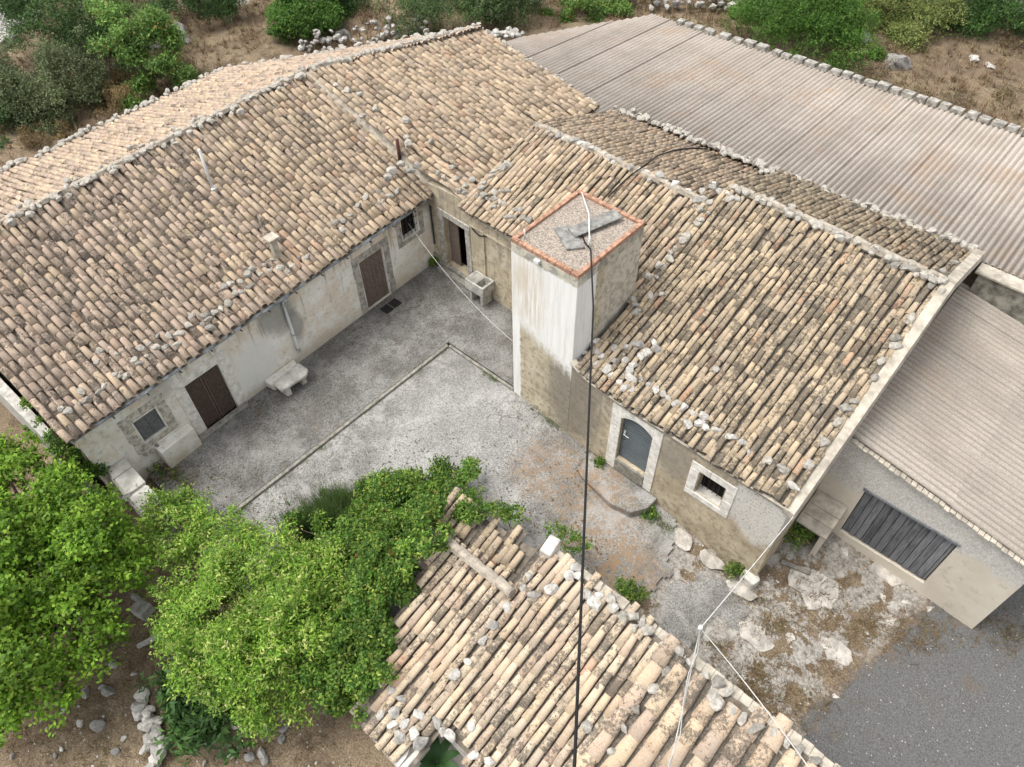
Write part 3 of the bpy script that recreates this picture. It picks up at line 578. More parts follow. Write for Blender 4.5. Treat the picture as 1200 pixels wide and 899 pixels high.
# doorway at the end wall: stone surround, half open leaf, dark room
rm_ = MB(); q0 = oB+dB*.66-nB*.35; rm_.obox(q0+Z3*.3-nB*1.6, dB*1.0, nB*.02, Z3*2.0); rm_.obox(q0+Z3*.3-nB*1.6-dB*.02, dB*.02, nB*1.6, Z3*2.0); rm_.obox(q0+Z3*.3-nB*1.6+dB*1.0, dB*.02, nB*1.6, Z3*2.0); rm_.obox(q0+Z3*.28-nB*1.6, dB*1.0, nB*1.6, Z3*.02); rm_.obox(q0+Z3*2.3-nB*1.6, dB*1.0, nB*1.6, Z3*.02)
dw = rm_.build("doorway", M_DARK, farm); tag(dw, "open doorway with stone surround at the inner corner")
lf = MB(); lf.obox(q0+Z3*.32+nB*.12+dB*.02, dB*.44, nB*.04, Z3*1.95); lf.build("door_leaf", M_BRWOOD, dw)
cu = MB(); cu.obox(q0+Z3*.34-nB*.1+dB*.62, dB*.3, -nB*.05, Z3*.7); cu.build("bicycle_basket", M_IRON, dw)
frame_stones(dw, oB, dB, nB, .64, 1.68, .02, 2.30, .24, M_GFRAME, .03, False, True, 4, .01)
sp = MB(); sp.obox(oB+dB*.40+nB*.0, dB*1.5, nB*.3, Z3*.17); sp.obox(oB+dB*.5+nB*.0+Z3*.17, dB*1.3, nB*.12, Z3*.14); sp.build("doorstep", M_KERB, farm, False, .02)
pil = MB(); pil.obox(oB+dB*2.42+Z3*0, dB*.16, nB*.06, Z3*2.62); pil.obox(oB+dB*1.95+Z3*2.62, dB*2.2, nB*.07, Z3*.07); pil.build("pilaster", M_PC, farm, False, .01)
cb = MB(); pts = [oB+dB*1.95+nB*.05+Z3*2.68, oB+dB*2.15+nB*.05+Z3*2.52, oB+dB*2.4+nB*.08+Z3*2.48, oB+dB*2.72+nB*.05+Z3*2.6]; cb.tube(pts, .022, 6); cb.build("cable", M_BLACK, farm)
pv = MB(); pv.tube([oB+dB*.12+nB*.05+Z3*.9, oB+dB*.12+nB*.05+Z3*2.45], .03, 8); pv.build("wall_pipe", M_IRON, farm)
# chimney, stove pipe, mast on the roof
pc = LA(-5.31, .83); cz = 3.2
ch = MB(); ch.hexa([pc+np.array([x*k, y*k, z]) for z, k in ((cz-.2, 1), (cz+.62, .8)) for x, y in ((-.11, -.11), (.11, -.11), (.11, .11), (-.11, .11))]); cho = ch.build("chimney", M_COPE, farm, False, .01)
ct = MB()
for sx in (-.1, .1): ct.box(pc[0]+sx-.03, pc[0]+sx+.03, pc[1]-.1, pc[1]+.1, cz+.62, cz+.72)
ct.box(pc[0]-.17, pc[0]+.17, pc[1]-.17, pc[1]+.17, cz+.72, cz+.78); ct.build("chimney_cap", M_COPE, cho, False, .01)
ps = LA(.1, 1.26); sv = MB(); sv.tube([ps+Z3*3.2, ps+Z3*4.25], .055, 10); svo = sv.build("stovepipe", M_RUST, farm, True)
sc_ = MB(); sc_.tube([ps+Z3*3.32, ps+Z3*3.42, ps+Z3*3.46], [.13, .09, .06], 10); sc_.build("pipe_flashing", M_STONE, svo)
pm = LA(-5.13, 3.66); pt_ = on(233, 175, pm, X3); ml = MB(); ml.tube([pm+Z3*4.05, pt_], .045, 8); mlo = ml.build("mast", M_WPIPE, farm, True)
mbs = MB(); mbs.box(pm[0]-.12, pm[0]+.12, pm[1]-.1, pm[1]+.1, 4.05, 4.28); mbs.build("mast_base", M_WHITEMAS, mlo, False, .02)
# ================================================================== tiled outbuilding (right)
outb = thing("outbuilding", "tiled outbuilding with ochre front wall and grey metal door right of the tower", "outbuilding", (5.2, 0, -.7))
def zC(x): return 2.36+.36*math.exp(-max(0, x-2.1)/.4)
XR = 8.41
mb = MB(); wall_panel(mb, (2.09, 0, 0), X3, -Y3, XR-2.09, -1.4, lambda s: zC(s+2.09), [(3.79-2.09, 4.75-2.09, .10, 2.1, .16), (6.19-2.09, 6.9-2.09, .88, 1.74, .3)])
mb.build("wall", M_PC, outb)
gw = MB(); prof = [(0.03, -1.4), (10.25, -1.4), (10.25, 3.25), (6.6, 4.62), (0.03, 2.36)]
gw.add([(XR-.001, y, z) for y, z in prof]+[(XR-.3, y, z) for y, z in prof], [(0, 1, 2, 3, 4), (9, 8, 7, 6, 5)]); gw.build("gable_wall", M_PC, outb)
co = MB()
def coping(y0, z0, y1, z1, n):
    for i in range(n):
        a0 = np.array([XR-.13, y0+(y1-y0)*i/n, z0+(z1-z0)*i/n+.02*vnoise(i, 2)]); a1 = np.array([XR-.13, y0+(y1-y0)*(i+1)/n, z0+(z1-z0)*(i+1)/n+.02*vnoise(i+1, 2)])
        co.hexa([a0+np.array([0, 0, -.12]), a0+np.array([.30, 0, -.14]), a1+np.array([.30, 0, -.14]), a1+np.array([0, 0, -.12]), a0+np.array([0, 0, .1]), a0+np.array([.26, 0, .07]), a1+np.array([.26, 0, .07]), a1+np.array([0, 0, .1])])
coping(-.1, 2.42, 6.6, 4.74, 16); coping(6.6, 4.74, 10.3, 3.36, 9); co.build("verge_coping", M_COPE, outb)
cn = MB()
for i in range(24):
    x0 = 2.09+6.3*i/24; x1 = 2.09+6.3*(i+1)/24; cn.hexa([(x0, -.05, zC(x0)-.02), (x1, -.05, zC(x1)-.02), (x1, .1, zC(x1)-.02), (x0, .1, zC(x0)-.02), (x0, -.11, zC(x0)+.13), (x1, -.11, zC(x1)+.13), (x1, .1, zC(x1)+.15), (x0, .1, zC(x0)+.15)])
cn.build("cornice", M_COPE, outb)
zdip = lambda x, y: (zC(x)-2.36)*math.exp(-max(0, y+.2)/.8)*.8
RC2 = Roof((2.3, -.05, 2.57), (8.25, -.05, 2.57), (8.25, 6.6, 4.70), (2.3, 6.6, 4.70), pitch=.176, step=.385, key='outb', dims=(.079, .068, .48, .060), pal='ochre', lichen=.66, lich_fun=lambda x, y: .09*vnoise(x*.7, y*.6, 4)+.06*smooth(4, 8, x), sag=.03, zfun=zdip, seed=5)
RC1 = Roof((-4.2, 2.28, 3.32), (2.2, 2.28, 3.32), (2.2, 5.85, 4.45), (-4.2, 5.85, 4.45), pitch=.176, step=.385, key='outb', dims=(.079, .068, .48, .060), pal='ochre', pal_fun=lambda x, y, rs: 'cream' if rs.random() < .35+.3*smooth(0, -3, x) else 'ochre', lichen=.50, lich_fun=lambda x, y: .12*smooth(-2, 2, x), sag=.03, seed=6)
RK1 = Roof((2.2, 10.25, 3.05), (-4.2, 10.25, 3.0), (-4.2, 5.9, 4.45), (2.2, 5.9, 4.45), pitch=.176, step=.385, key='outb', dims=(.079, .068, .48, .060), pal='cream', lichen=.42, lich_fun=lambda x, y: .15*smooth(-3, 2, x), sag=.03, seed=7)
RK2 = Roof((8.25, 10.25, 3.32), (2.3, 10.25, 3.3), (2.3, 6.65, 4.70), (8.25, 6.65, 4.70), pitch=.176, step=.385, key='outb', dims=(.079, .068, .48, .060), pal='ochre', lichen=.60, sag=.03, seed=8)
build_roofs(outb, [RC2, RC1, RK1, RK2])
vg = MB(); vg.add([(-4.32, 2.3, 3.2), (-4.32, 10.2, 2.9), (-4.32, 5.9, 4.35)], [(0, 1, 2)]); vg.add([(2.25, 2.4, 3.2), (2.25, 6.6, 4.66), (2.25, 9.9, 3.3), (2.25, 5.9, 4.2)], [(0, 1, 2, 3)]); vg.build("verge_mortar", M_MORT, outb)
rg = MB()
def rough_ridge(mb, p0, p1, n, r):
    p0, p1 = np.array(p0, float), np.array(p1, float)
    mb.tube([p0+(p1-p0)*i/n+np.array([.03*vnoise(i*.9, 7), .05*vnoise(i*.7, 3), .025*vnoise(i*1.1, 5)]) for i in range(n+1)], [r*(1+.2*vnoise(i*1.7, 9)) for i in range(n+1)], 7)
rough_ridge(rg, (-4.2, 5.87, 4.47), (2.2, 5.87, 4.47), 24, .12); rough_ridge(rg, (2.3, 6.62, 4.72), (8.3, 6.62, 4.72), 24, .12); rg.build("ridge_mortar", M_MORT, outb)
# ridge caps: long pale tiles bedded over the ridge, each its own piece
for i in range(12):
    x = 2.6+i*.48; b = MB(); b.tube([(x, 6.63+random.uniform(-.03, .03), 4.80), (x+.42, 6.63+random.uniform(-.03, .03), 4.80)], [.095, .08], 8); b.build("ridge_tile", M_MORT, outb)
# arched metal door
dm = MB(); dm.box(3.79, 4.75, .13, .16, .10, 2.1); dC = dm.build("door", M_GATE_DK, outb); tag(dC, "blue grey ribbed metal door with arched top in a white surround")
for j in range(19):
    b = MB(); z_ = .13+j*.1; b.box(3.80, 4.74, .108, .127, z_, z_+.066); b.build("door_slat", M_ROLL, dC)
b = MB(); b.tube([(3.88, .09, 1.22), (3.90, .03, 1.22), (4.06, .03, 1.20)], .013, 6); b.box(3.86, 3.91, .085, .10, 1.12, 1.32); b.build("handle", M_WPIPE, dC)
ar = MB(); na = 10   # white surround with a shallow arch head
def arch(x): return 2.10-.20*((x-4.27)/.48)**2
for i in range(na):
    x0 = 3.79+.96*i/na; x1 = 3.79+.96*(i+1)/na
    ar.hexa([(x0, -.03, arch(x0)), (x1, -.03, arch(x1)), (x1, .12, arch(x1)), (x0, .12, arch(x0)), (x0, -.03, 2.285), (x1, -.03, 2.285), (x1, .12, 2.285), (x0, .12, 2.285)])
ar.build("arch_head", M_FRAME, dC)
for xa, xb in ((3.48, 3.788), (4.752, 5.02)):
    for za, zb in ((-.40, .52), (.53, 1.40), (1.41, 2.285)):
        b = MB(); b.box(xa, xb, -.03-random.uniform(0, .006), .10, za, zb); b.build("frame_stone", M_FRAME, dC, False, .012)
b = MB(); b.box(3.79, 4.75, -.06, .12, -.36, .098); b.build("threshold", M_KERB, dC, False, .015)
# small unglazed window
wc = MB(); wc.box(6.17, 6.92, .29, .31, .86, 1.76); wC = wc.build("window", M_DARK, outb); tag(wC, "small dark unglazed window in a white surround")
for j in range(5):
    b = MB(); b.tube([(6.26+j*.14, .24, .88), (6.26+j*.14, .24, 1.74)], .01, 5); b.build("iron_bar", M_IRON, wC)
b = MB(); b.box(6.19, 6.9, .02, .28, .87, .885); b.build("inner_sill", M_WHITEMAS, wC)
frame_stones(wC, (0, 0, 0), X3, -Y3, 6.17, 6.92, .86, 1.76, .26, M_FRAME, .03, True, True, 2, .0)
# ================================================================== tower
tw = thing("tower", "square white limewashed water tower with orange brick rim between the two tiled wings", "tower", (1.05, 1.3, 0))
XT, YT, ZT = 2.09, 2.62, 5.62
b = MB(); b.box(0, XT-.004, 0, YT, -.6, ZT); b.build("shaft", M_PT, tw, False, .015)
sl = MB(); sl.box(.1, XT-.1, .1, YT-.1, ZT, ZT+.05); sl.build("gravel_roof", M_GRAVEL, tw)
def rimrow(p0, p1, n, inward):
    p0, p1 = np.array(p0, float), np.array(p1, float); d = (p1-p0)/n
    for i in range(n):
        b = MB(); b.obox(p0+d*i+d*.012+Z3*random.uniform(-.005, .005), d*.976, np.array(inward)*.115, Z3*.125); b.build("rim_brick", M_BRICK, tw, False, .014)
rimrow((0, 0, ZT), (XT, 0, ZT), 9, (0, 1, 0)); rimrow((0, YT, ZT), (XT, YT, ZT), 9, (0, -1, 0)); rimrow((0, .12, ZT), (0, YT-.12, ZT), 10, (1, 0, 0)); rimrow((XT, .12, ZT), (XT, YT-.12, ZT), 10, (-1, 0, 0))
b = MB(); b.box(.80, .95, -.09, .03, 5.47, 5.57); b.build("spout", M_WPIPE, tw, False, .01)
b = MB(); b.tube([(.22, .26, ZT+.04), (.22, .26, ZT+.34)], .022, 8); b.build("pipe_stub", M_WPIPE, tw, True)
wp = [on(682, 226, (.25, 2.5, 0), X3), np.array([1.55, 1.05, 5.98]), np.array([1.72, .92, 5.72])]
b = MB(); b.tube([np.array([.2, 2.5, 5.78]), np.array([1.0, 1.75, 5.95]), np.array([1.6, 1.02, 5.85])], .019, 8); b.tube([(1.6, 1.02, 5.66), (1.6, 1.02, 6.0)], .026, 8); b.build("pipe", M_WPIPE, tw, True)
o_ = MB(); o_.obox((.83, 1.15, ZT+.13), (.36, -.12, 0), (.42, 1.32, .03), (0, 0, .035)); t_ = o_.build("board", M_SLAB, None, False, .01); tag(t_, "pale grey board lying tilted on the gravel top of the tower", "board")
o_ = MB(); o_.obox((.50, 1.0, ZT+.055), (.78, -.42, 0), (.28, .34, .0), (0, 0, .06)); t_ = o_.build("slab", M_SLAB, None, False, .02); tag(t_, "dark grey slab lying flat beside the board on the tower top", "slab")
# ================================================================== sheet-roofed barn behind
barn = thing("barn", "wide low barn behind with pinkish corrugated fibre cement roof", "barn", (2, 14, 0))
def corr_mesh(name, W, L, wave, amp, m):
    n = max(6, int(round(W/wave))*6); V = []; Fc = []; T = []
    for yy in (0, L):
        for i in range(n+1):
            x = W*i/n; V.append((x, yy, amp*math.cos(2*math.pi*x/wave)))
        for i in range(n+1):
            x = W*i/n; V.append((x, yy, amp*math.cos(2*math.pi*x/wave)-.012))
    N = n+1
    for i in range(n): Fc += [(i, i+1, 2*N+i+1, 2*N+i), (N+i+1, N+i, i, i+1)]
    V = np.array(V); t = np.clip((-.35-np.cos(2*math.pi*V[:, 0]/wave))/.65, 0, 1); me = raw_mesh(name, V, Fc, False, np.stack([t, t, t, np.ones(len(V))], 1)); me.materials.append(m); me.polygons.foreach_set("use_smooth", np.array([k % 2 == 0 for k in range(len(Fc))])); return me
def place_sheet(me, parent, o, a, b):
    a = np.array(a, float); b = np.array(b, float); n = np.cross(a, b); n /= np.linalg.norm(n)
    s = bpy.data.objects.new("roof_sheet", me); COL.objects.link(s); s.parent = parent; q = np.array(o)-WORG[parent.name]
    s.matrix_basis = Matrix(((a[0], b[0], n[0], q[0]), (a[1], b[1], n[1], q[1]), (a[2], b[2], n[2], q[2]), (0, 0, 0, 1)))
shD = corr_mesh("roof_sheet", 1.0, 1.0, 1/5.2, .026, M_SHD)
def D_far(x):   # far edge of the barn roof
    p = np.array([-8.6, 19.0, 2.25])+(np.array([13.5, 16.9, 3.75])-np.array([-8.6, 19.0, 2.25]))*(x+8.6)/22.1
    if x < -8.6:
        t = (x+11.8)/3.2; p = np.array([x, 12.7+6.3*max(0, t), 2.4-.15*max(0, t)])
    return p
def D_near(x): return np.array([x, 10.2 if x > -4.4 else 9.45, 3.2+.02*min(0, x)])
xs = np.arange(-11.4, 14.2, .93)
def ruled_sheet(parent, p00, p10, p01, p11, m, waves=5.2, amp=.032):
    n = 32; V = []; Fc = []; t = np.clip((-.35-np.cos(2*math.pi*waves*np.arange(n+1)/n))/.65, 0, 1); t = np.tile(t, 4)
    for lo in (0, .012):
        for A, B in ((p00, p10), (p01, p11)):
            for i in range(n+1): V.append(A+(B-A)*i/n+Z3*(amp*math.cos(2*math.pi*waves*i/n)-lo))
    N = n+1
    for i in range(n): Fc += [(i, i+1, N+i+1, N+i), (2*N+i+1, 2*N+i, i, i+1)]
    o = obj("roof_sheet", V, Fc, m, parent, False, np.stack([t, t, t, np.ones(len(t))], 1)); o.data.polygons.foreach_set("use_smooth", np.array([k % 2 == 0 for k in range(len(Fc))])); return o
for i, x in enumerate(xs):
    n0, n1, f0, f1 = D_near(x), D_near(x+.98), D_far(x), D_far(x+.98)
    n1 = np.array([x+.98, n0[1], n1[2]]); L = np.linalg.norm(f0-n0); k = 1
    for j in range(k):
        t0, t1 = j/k, 1; up = Z3*(.012*(i % 2)+.006*math.sin(i*2.7)-.004*j); u2 = up
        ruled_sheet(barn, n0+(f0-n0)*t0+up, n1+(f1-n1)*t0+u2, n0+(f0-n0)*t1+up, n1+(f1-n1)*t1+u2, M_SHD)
wl = MB(); wl.box(-8.3, 13.6, 16.7, 16.95, -.3, 2.2); wl.box(8.72, 13.6, 9.78, 10.15, -1.4, 3.12); wl.build("wall", M_MOSS, barn)
wl = MB(); wl.box(8.6, 13.6, 9.7, 10.2, 3.12, 3.2); wl.build("wall_cap", M_COPE, barn, False, .02)
# row of blocks holding down the far edge
rs = random.Random(4); x = -7.6; nblk = 0
while x < 12.8:
    L = rs.uniform(.36, .52); p = D_far(x+L/2)
    m = MB(); yw = rs.uniform(-.06, .06); c_, s_ = math.cos(yw-.09), math.sin(yw-.09); h = rs.uniform(.17, .23)
    dx, dy = np.array([c_, s_, .06]), np.array([-s_, c_, 0])
    m.obox(p-dx*L/2-dy*.25-Z3*.02+Z3*.03, dx*(L-.05), dy*rs.uniform(.24, .32), Z3*h)
    if x > -7.2:
        nblk += 1; tag(m.build("concrete_block", M_BLOCK, None, False, .02), "grey block on the far edge of the barn roof, %s from the left end" % nth(nblk), "block", "blocks along the far edge of the barn roof")
    x += L+rs.choice([.03, .05, .08])*(1 if x > -3 else 3)
# ================================================================== garage at the right
gar = thing("garage", "low garage with plank gate and grey corrugated roof at the right edge", "garage", (11, 2.84, -1.2))
zE = lambda x: 2.42-.175*(x-8.5)
mb = MB(); wall_panel(mb, (XR+.002, 2.84, 0), X3, -Y3, 13.25-XR, -1.9, lambda s: zE(s+XR)-.02, [(9.42-XR, 11.75-XR, -1.15, .93, .12)]); mb.build("wall", M_PE, gar)
sw = MB(); sw.box(12.95, 13.249, 3.2, 9.7, -2, 1.5); sw.build("side_wall", M_PE, gar)
gt = MB(); gt.box(9.42, 11.75, 2.94, 2.96, -1.12, .93); gto = gt.build("gate", M_GATE_DK, gar); tag(gto, "wide gate of weathered grey vertical planks")
x = 9.44; rs = random.Random(6)
while x < 11.7:
    wd = min(rs.uniform(.15, .21), 11.74-x); b = MB(); b.box(x, x+wd-.014, 2.89+rs.uniform(0, .022), 2.935, -1.10+rs.uniform(0, .03), .91); b.build("plank", M_PLANK, gto, False, .006); x += wd
b = MB(); b.box(9.36, 11.80, 2.80, 2.86, .93, 1.0); b.build("gate_lintel", M_PLANK, gar)
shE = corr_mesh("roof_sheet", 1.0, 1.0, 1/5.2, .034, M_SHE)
ny = 8
for j in range(ny):
    y = 2.79+j*.89
    for k in range(2):
        xa, xb = (8.44, 11.1) if k == 0 else (10.98, 13.6)
        o = np.array([xb, y+.02*random.random(), zE(xb)+.05+(.014 if k == 0 else 0)+.006*(j % 2)]); e = np.array([xa, y, zE(xa)+.05+(.014 if k == 0 else 0)+.006*(j % 2)])
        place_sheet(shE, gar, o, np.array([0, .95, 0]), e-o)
rs = random.Random(8)
for i in range(34):
    x = 8.6+4.8*i/34; b = MB(); b.obox((x, 2.70+rs.uniform(-.03, .02), zE(x)-.02), (.13, 0, -.02), (0, .16, 0), (0, 0, rs.uniform(.03, .06))); b.build("edge_brick", M_COPE, gar, False, .008)
# small hutch in the corner of the garage
hu = thing("hutch", "small masonry hutch with sloping board roof between outbuilding and garage", "hutch", (8.85, 2.3, -1.15))
for j, (ya, yb) in enumerate(((1.78, 2.08), (2.09, 2.40), (2.41, 2.82))):
    z0 = lambda y: -.32+.28*(y-1.78); b = MB(); b.hexa([(8.43, ya, z0(ya)-.06), (9.29, ya, z0(ya)-.06), (9.29, yb, z0(yb)-.06), (8.43, yb, z0(yb)-.06), (8.43, ya, z0(ya)), (9.29, ya, z0(ya)), (9.29, yb, z0(yb)), (8.43, yb, z0(yb))]); b.build("roof_board", M_COPE, hu, False, .012)
b = MB(); b.box(9.13, 9.27, 1.82, 2.83, -1.5, -.385); b.box(8.44, 9.13, 2.7, 2.83, -1.5, -.2); b.build("wall", M_PE, hu)
# ================================================================== foreground outhouse
fo = thing("outhouse", "tiled outhouse in the foreground seen from above, partly overgrown", "outhouse", (8, -7, -.6))
ZT0, ZB0 = 3.0, 1.70; YT0, YB0 = -4.55, -9.4
def zF(y): return ZT0+(ZB0-ZT0)*(y-YT0)/(YB0-YT0)
yb2 = -9.6
dropF = lambda x, y, rs: x < 4.42-(y+9.4)*.43+.12*vnoise(y*3, 1, 2) or (x < 5.05 and y > -5.8) or (y < -8.62 and 5.55 < x < 6.6)
RF1 = Roof((2.3, -9.4, zF(-9.4)), (8.0, -9.4, zF(-9.4)), (8.0, -4.55, 3.0), (2.3, -4.55, 3.0), pitch=.190, step=.40, key='near', dims=(.086, .074, .50, .062), pal='pale', pal_fun=lambda x, y, rs: rs.choice(['pale', 'pale', 'cream']), lichen=.58, sag=.035, drop=dropF, seed=9)
RF2 = Roof((8.2, -9.6, zF(-9.6)+.03), (13.2, -9.6, zF(-9.6)+.03), (13.2, -4.55, 3.03), (8.2, -4.55, 3.03), pitch=.38, step=.50, key='big', dims=(.160, .135, .60, .10), pal='pale', pal_fun=lambda x, y, rs: 'rose' if rs.random() < .3 else 'cream', lichen=.56, sag=.05, seed=10)
RF0 = Roof((2.7, -5.80, 2.5), (5.1, -5.72, 2.5), (5.05, -4.62, 2.74), (2.6, -4.9, 2.74), pitch=.190, step=.40, key='near', dims=(.086, .074, .50, .062), pal='ochre', lichen=.52, sag=.04, drop=lambda x, y, rs: rs.random() < .12, seed=11)
build_roofs(fo, [RF1, RF2, RF0])
wf = MB()
wf.box(5.1, 13.0, -4.86, -4.56, -1.6, 2.86); wf.box(4.5, 5.1, -9.2, -5.2, -1.4, 1.6); wf.box(3.2, 5.0, -5.1, -4.85, -1.2, 2.5); wf.box(5.11, 13, -8.4, -8.1, -1.4, 1.85); wf.box(4.5, 5.5, -9.3, -9.0, -1.2, 1.6); wf.build("wall", M_WHITEMAS, fo)
rs = random.Random(12); cps = MB()
for i in range(40):
    x = 5.1+8*i/40; cps.box(x, x+.2, -4.62+rs.uniform(-.02, .02), -4.42+rs.uniform(-.02, .02), 2.86, 2.97+rs.uniform(0, .05))
cps.build("verge_mortar", M_COPE, fo, False, .015)
for i in range(5):   # the row of large tiles along the step in the roof
    a0 = np.array([3.3+i*.36, -5.80+.01*i, 2.84]); b = MB(); b.tube([a0, a0+np.array([.42, -.02, .012])], [.13, .105], 8); b.build("ridge_tile", M_MORT, fo)
b = MB(); b.obox((5.05, -4.80, 2.85), (.26, .05, 0), (-.05, .42, .05), (0, 0, .32)); b.build("mortar_block", M_WHITEMAS, fo, False, .03)
b = MB(); b.obox((4.6, -9.42, 1.35), (.9, .02, 0), (0, .14, 0), (0, 0, .3)); b.obox((5.35, -9.45, 1.2), (.3, 0, 0), (0, .7, .1), (0, 0, .48)); b.build("corner_mortar", M_WHITEMAS, fo, False, .04)
# ================================================================== loose stones weighing down the tiles
def hull_stone(k, flatn=.75):
    r = np.random.default_rng(100+k); P = r.normal(size=(24, 3)); P /= np.linalg.norm(P, axis=1)[:, None]; P *= r.uniform(.86, 1.08, (24, 1)); P *= np.array([1, r.uniform(.65, .9), flatn*r.uniform(.75, 1.05)])
    bm = bmesh.new(); [bm.verts.new(p) for p in P]; bm.verts.ensure_lookup_table(); res = bmesh.ops.convex_hull(bm, input=bm.verts)
    for v in [v for v in bm.verts if not v.link_faces]: bm.verts.remove(v)
    bmesh.ops.recalc_face_normals(bm, faces=bm.faces); bm.verts.index_update(); V = np.array([v.co[:] for v in bm.verts]); Fc = [tuple(v.index for v in f.verts) for f in bm.faces]; bm.free(); return V, Fc
STV = [hull_stone(k) for k in range(14)]
STM = {}
def stone_mesh(k, m):
    if (k, m.name) not in STM:
        me = raw_mesh("stone", STV[k][0], STV[k][1]); me.materials.append(m); STM[(k, m.name)] = me
    return STM[(k, m.name)]
NST = [0]; EXTRA = MB()
def stone(p, r, label, group, m=M_STONE, name="roof_stone", cat="stone", single=True, flatk=1.0):
    k = random.randrange(14); rot = Matrix.Rotation(random.uniform(0, 6.28), 3, 'Z') @ Matrix.Rotation(random.uniform(-.4, .4), 3, 'X'); sc = (r*random.uniform(.85, 1.2), r*random.uniform(.8, 1.1), r*random.uniform(.75, 1.0)*flatk)
    if single and NST[0] < 300:
        NST[0] += 1; o = bpy.data.objects.new(name, stone_mesh(k, m)); COL.objects.link(o); o.location = p; o.rotation_euler = rot.to_euler(); o.scale = sc; tag(o, label, cat, group); return o
    R = np.array(rot); EXTRA.add((STV[k][0]*np.array(sc)) @ R.T+np.array(p), STV[k][1])
def roof_hit(px, py, roof):
    a, b, c, d = roof.c; n = np.cross(b-a, d-a); return on(px, py, a, n)
def stones_px(pts, ox, oy, k, roof, r0, label, group, m=M_STONE):
    order = {p: i+1 for i, p in enumerate(sorted(pts))}
    for (x, y) in pts:
        p = roof_hit(ox+x/k, oy+y/k, roof); r = r0*random.uniform(.72, 1.15); stone(p+Z3*(.05+r*.22), r, label+(", leftmost of its line" if order[(x, y)] == 1 else ", %s from the left" % nth(order[(x, y)])), group, m)
ph = lambda s: [tuple(map(int, q.split(','))) for q in s.split()]
stones_px(ph("605,255 548,330 507,395 448,477 395,528 135,590 175,625 95,690 150,685 145,730 190,730 230,765 170,780 245,690 320,725 345,760 375,775 255,805 460,735 470,855 535,880 68,485 695,130 670,175 785,182 858,125 880,95 890,130 930,205 960,240 980,205 1035,255 715,205"), 420, 640, 3.47, RF1, .15, "white limestone lump lying on the tiles of the foreground outhouse", "stones on the outhouse roof", M_WSTONE)
stones_px(ph("30,150 60,185 145,205 130,165 185,245 230,245 270,270 235,290 295,305 370,365 335,415 375,485 430,390 320,560 325,610 245,650 195,735 140,835 485,445 550,500 605,535 640,570 600,625 580,575 665,650 710,690 770,735 845,750 905,795 960,830 1030,875 30,725"), 680, 660, 3.76, RF1, .155, "grey rusty stone along the upper edge of the outhouse roof", "stones on the upper edge of the outhouse roof")
stones_px(ph("95,60 155,60 125,20 155,10 240,40 295,35 350,30 425,15 435,45 390,62 362,82 153,117 183,80 205,140 225,165 235,103 290,98 325,122 310,148 318,180 262,200 290,228 325,235 365,190 398,212 433,238 467,255 485,275 527,300 563,318 608,345 655,360 582,395 638,392 665,415 715,425 785,458 835,480 865,530 955,570 1025,615 1075,690 713,140"), 660, 400, 4, RC2, .145, "white limestone lump on the eave tiles above the grey metal door", "stones along the outbuilding eave", M_WSTONE)
stones_px(ph("75,650 45,640 130,570 118,620 155,605 205,570 225,545 290,505 315,505 270,500 205,400 275,415 195,450 400,420 370,455 350,440 375,395 445,340 410,372 440,385 475,385 495,340 530,330 525,375 585,255 575,295 655,270 630,290 660,305 680,245 705,225 735,205 640,255 720,135 740,125 790,160 765,160 825,135 785,115 815,85 835,65 870,85 885,45 905,70 920,25 950,60 980,75 1000,50 1030,15 1060,15"), 60, 300, 3.53, RA1, .142, "pale stone on the eave tiles above the farmhouse gutter", "stones along the farmhouse eave")
stones_px(ph("720,25 745,45 780,50 810,55 840,75 870,115 915,65 910,130 950,30 790,240 800,225 740,300 745,325 695,378 670,435 600,520 570,545 540,592 440,740 495,660 350,755 300,725"), 800, 300, 3, RC2, .165, "pale stone along the right verge of the outbuilding roof", "stones along the outbuilding verge")
stones_px(ph("970,75 985,120 1090,55 995,170 1170,40 1115,385 1135,430 1065,455 1025,480 920,415"), 580, 340, 6, RC2, .135, "pale stone on the tiles at the foot of the tower", "stones beside the tower", M_WSTONE)
stones_px(ph("20,440 75,430 125,390 70,490 235,260 320,225 180,320 320,305 355,290 390,120 410,75 460,220 400,260 540,75 520,60 480,20"), 390, 190, 6, RA1, .15, "pale stone on the farmhouse tiles near the inner corner", "stones near the inner corner")
stones_px(ph("740,90 780,120 840,50 870,130 890,215 940,180 930,230 980,140"), 390, 190, 6, RA2, .15, "grey stone on the tiles above the open doorway", "stones above the doorway")
stones_px(ph("470,255 525,250 550,270 590,275 635,295 595,330 665,310 740,350 780,350 700,405 740,410 800,410 835,420 660,220 690,220 600,230 500,200 520,160 575,110 600,80 630,70 660,60 690,30 650,45"), 480, 190, 6, RC1, .155, "grey stone on the left verge of the tiles behind the tower", "stones on the verge behind the tower")
stones_px(ph("15,290 70,305 105,325 140,335 170,340 205,355 235,365 265,385 300,390 340,415 370,440 395,460 425,450 500,500 550,510 590,520 605,570 660,545 700,580 755,590 835,630 910,630 970,610 1010,635 1060,650 985,590 920,680 945,705 1080,680 1120,685 880,690"), 640, 100, 5, RC1, .15, "pale stone along the ridge behind the tower", "stones along the ridge behind the tower", M_WSTONE)
stones_px(ph("490,310 545,340 605,355 620,465 690,430 840,490 845,570 855,605 770,740 750,775 815,705 860,740 895,715 965,595"), 280, 30, 4.28, RA2, .18, "pale stone in the line beside the rusty stovepipe", "stones beside the stovepipe")
NEAR_DONE = NST[0]
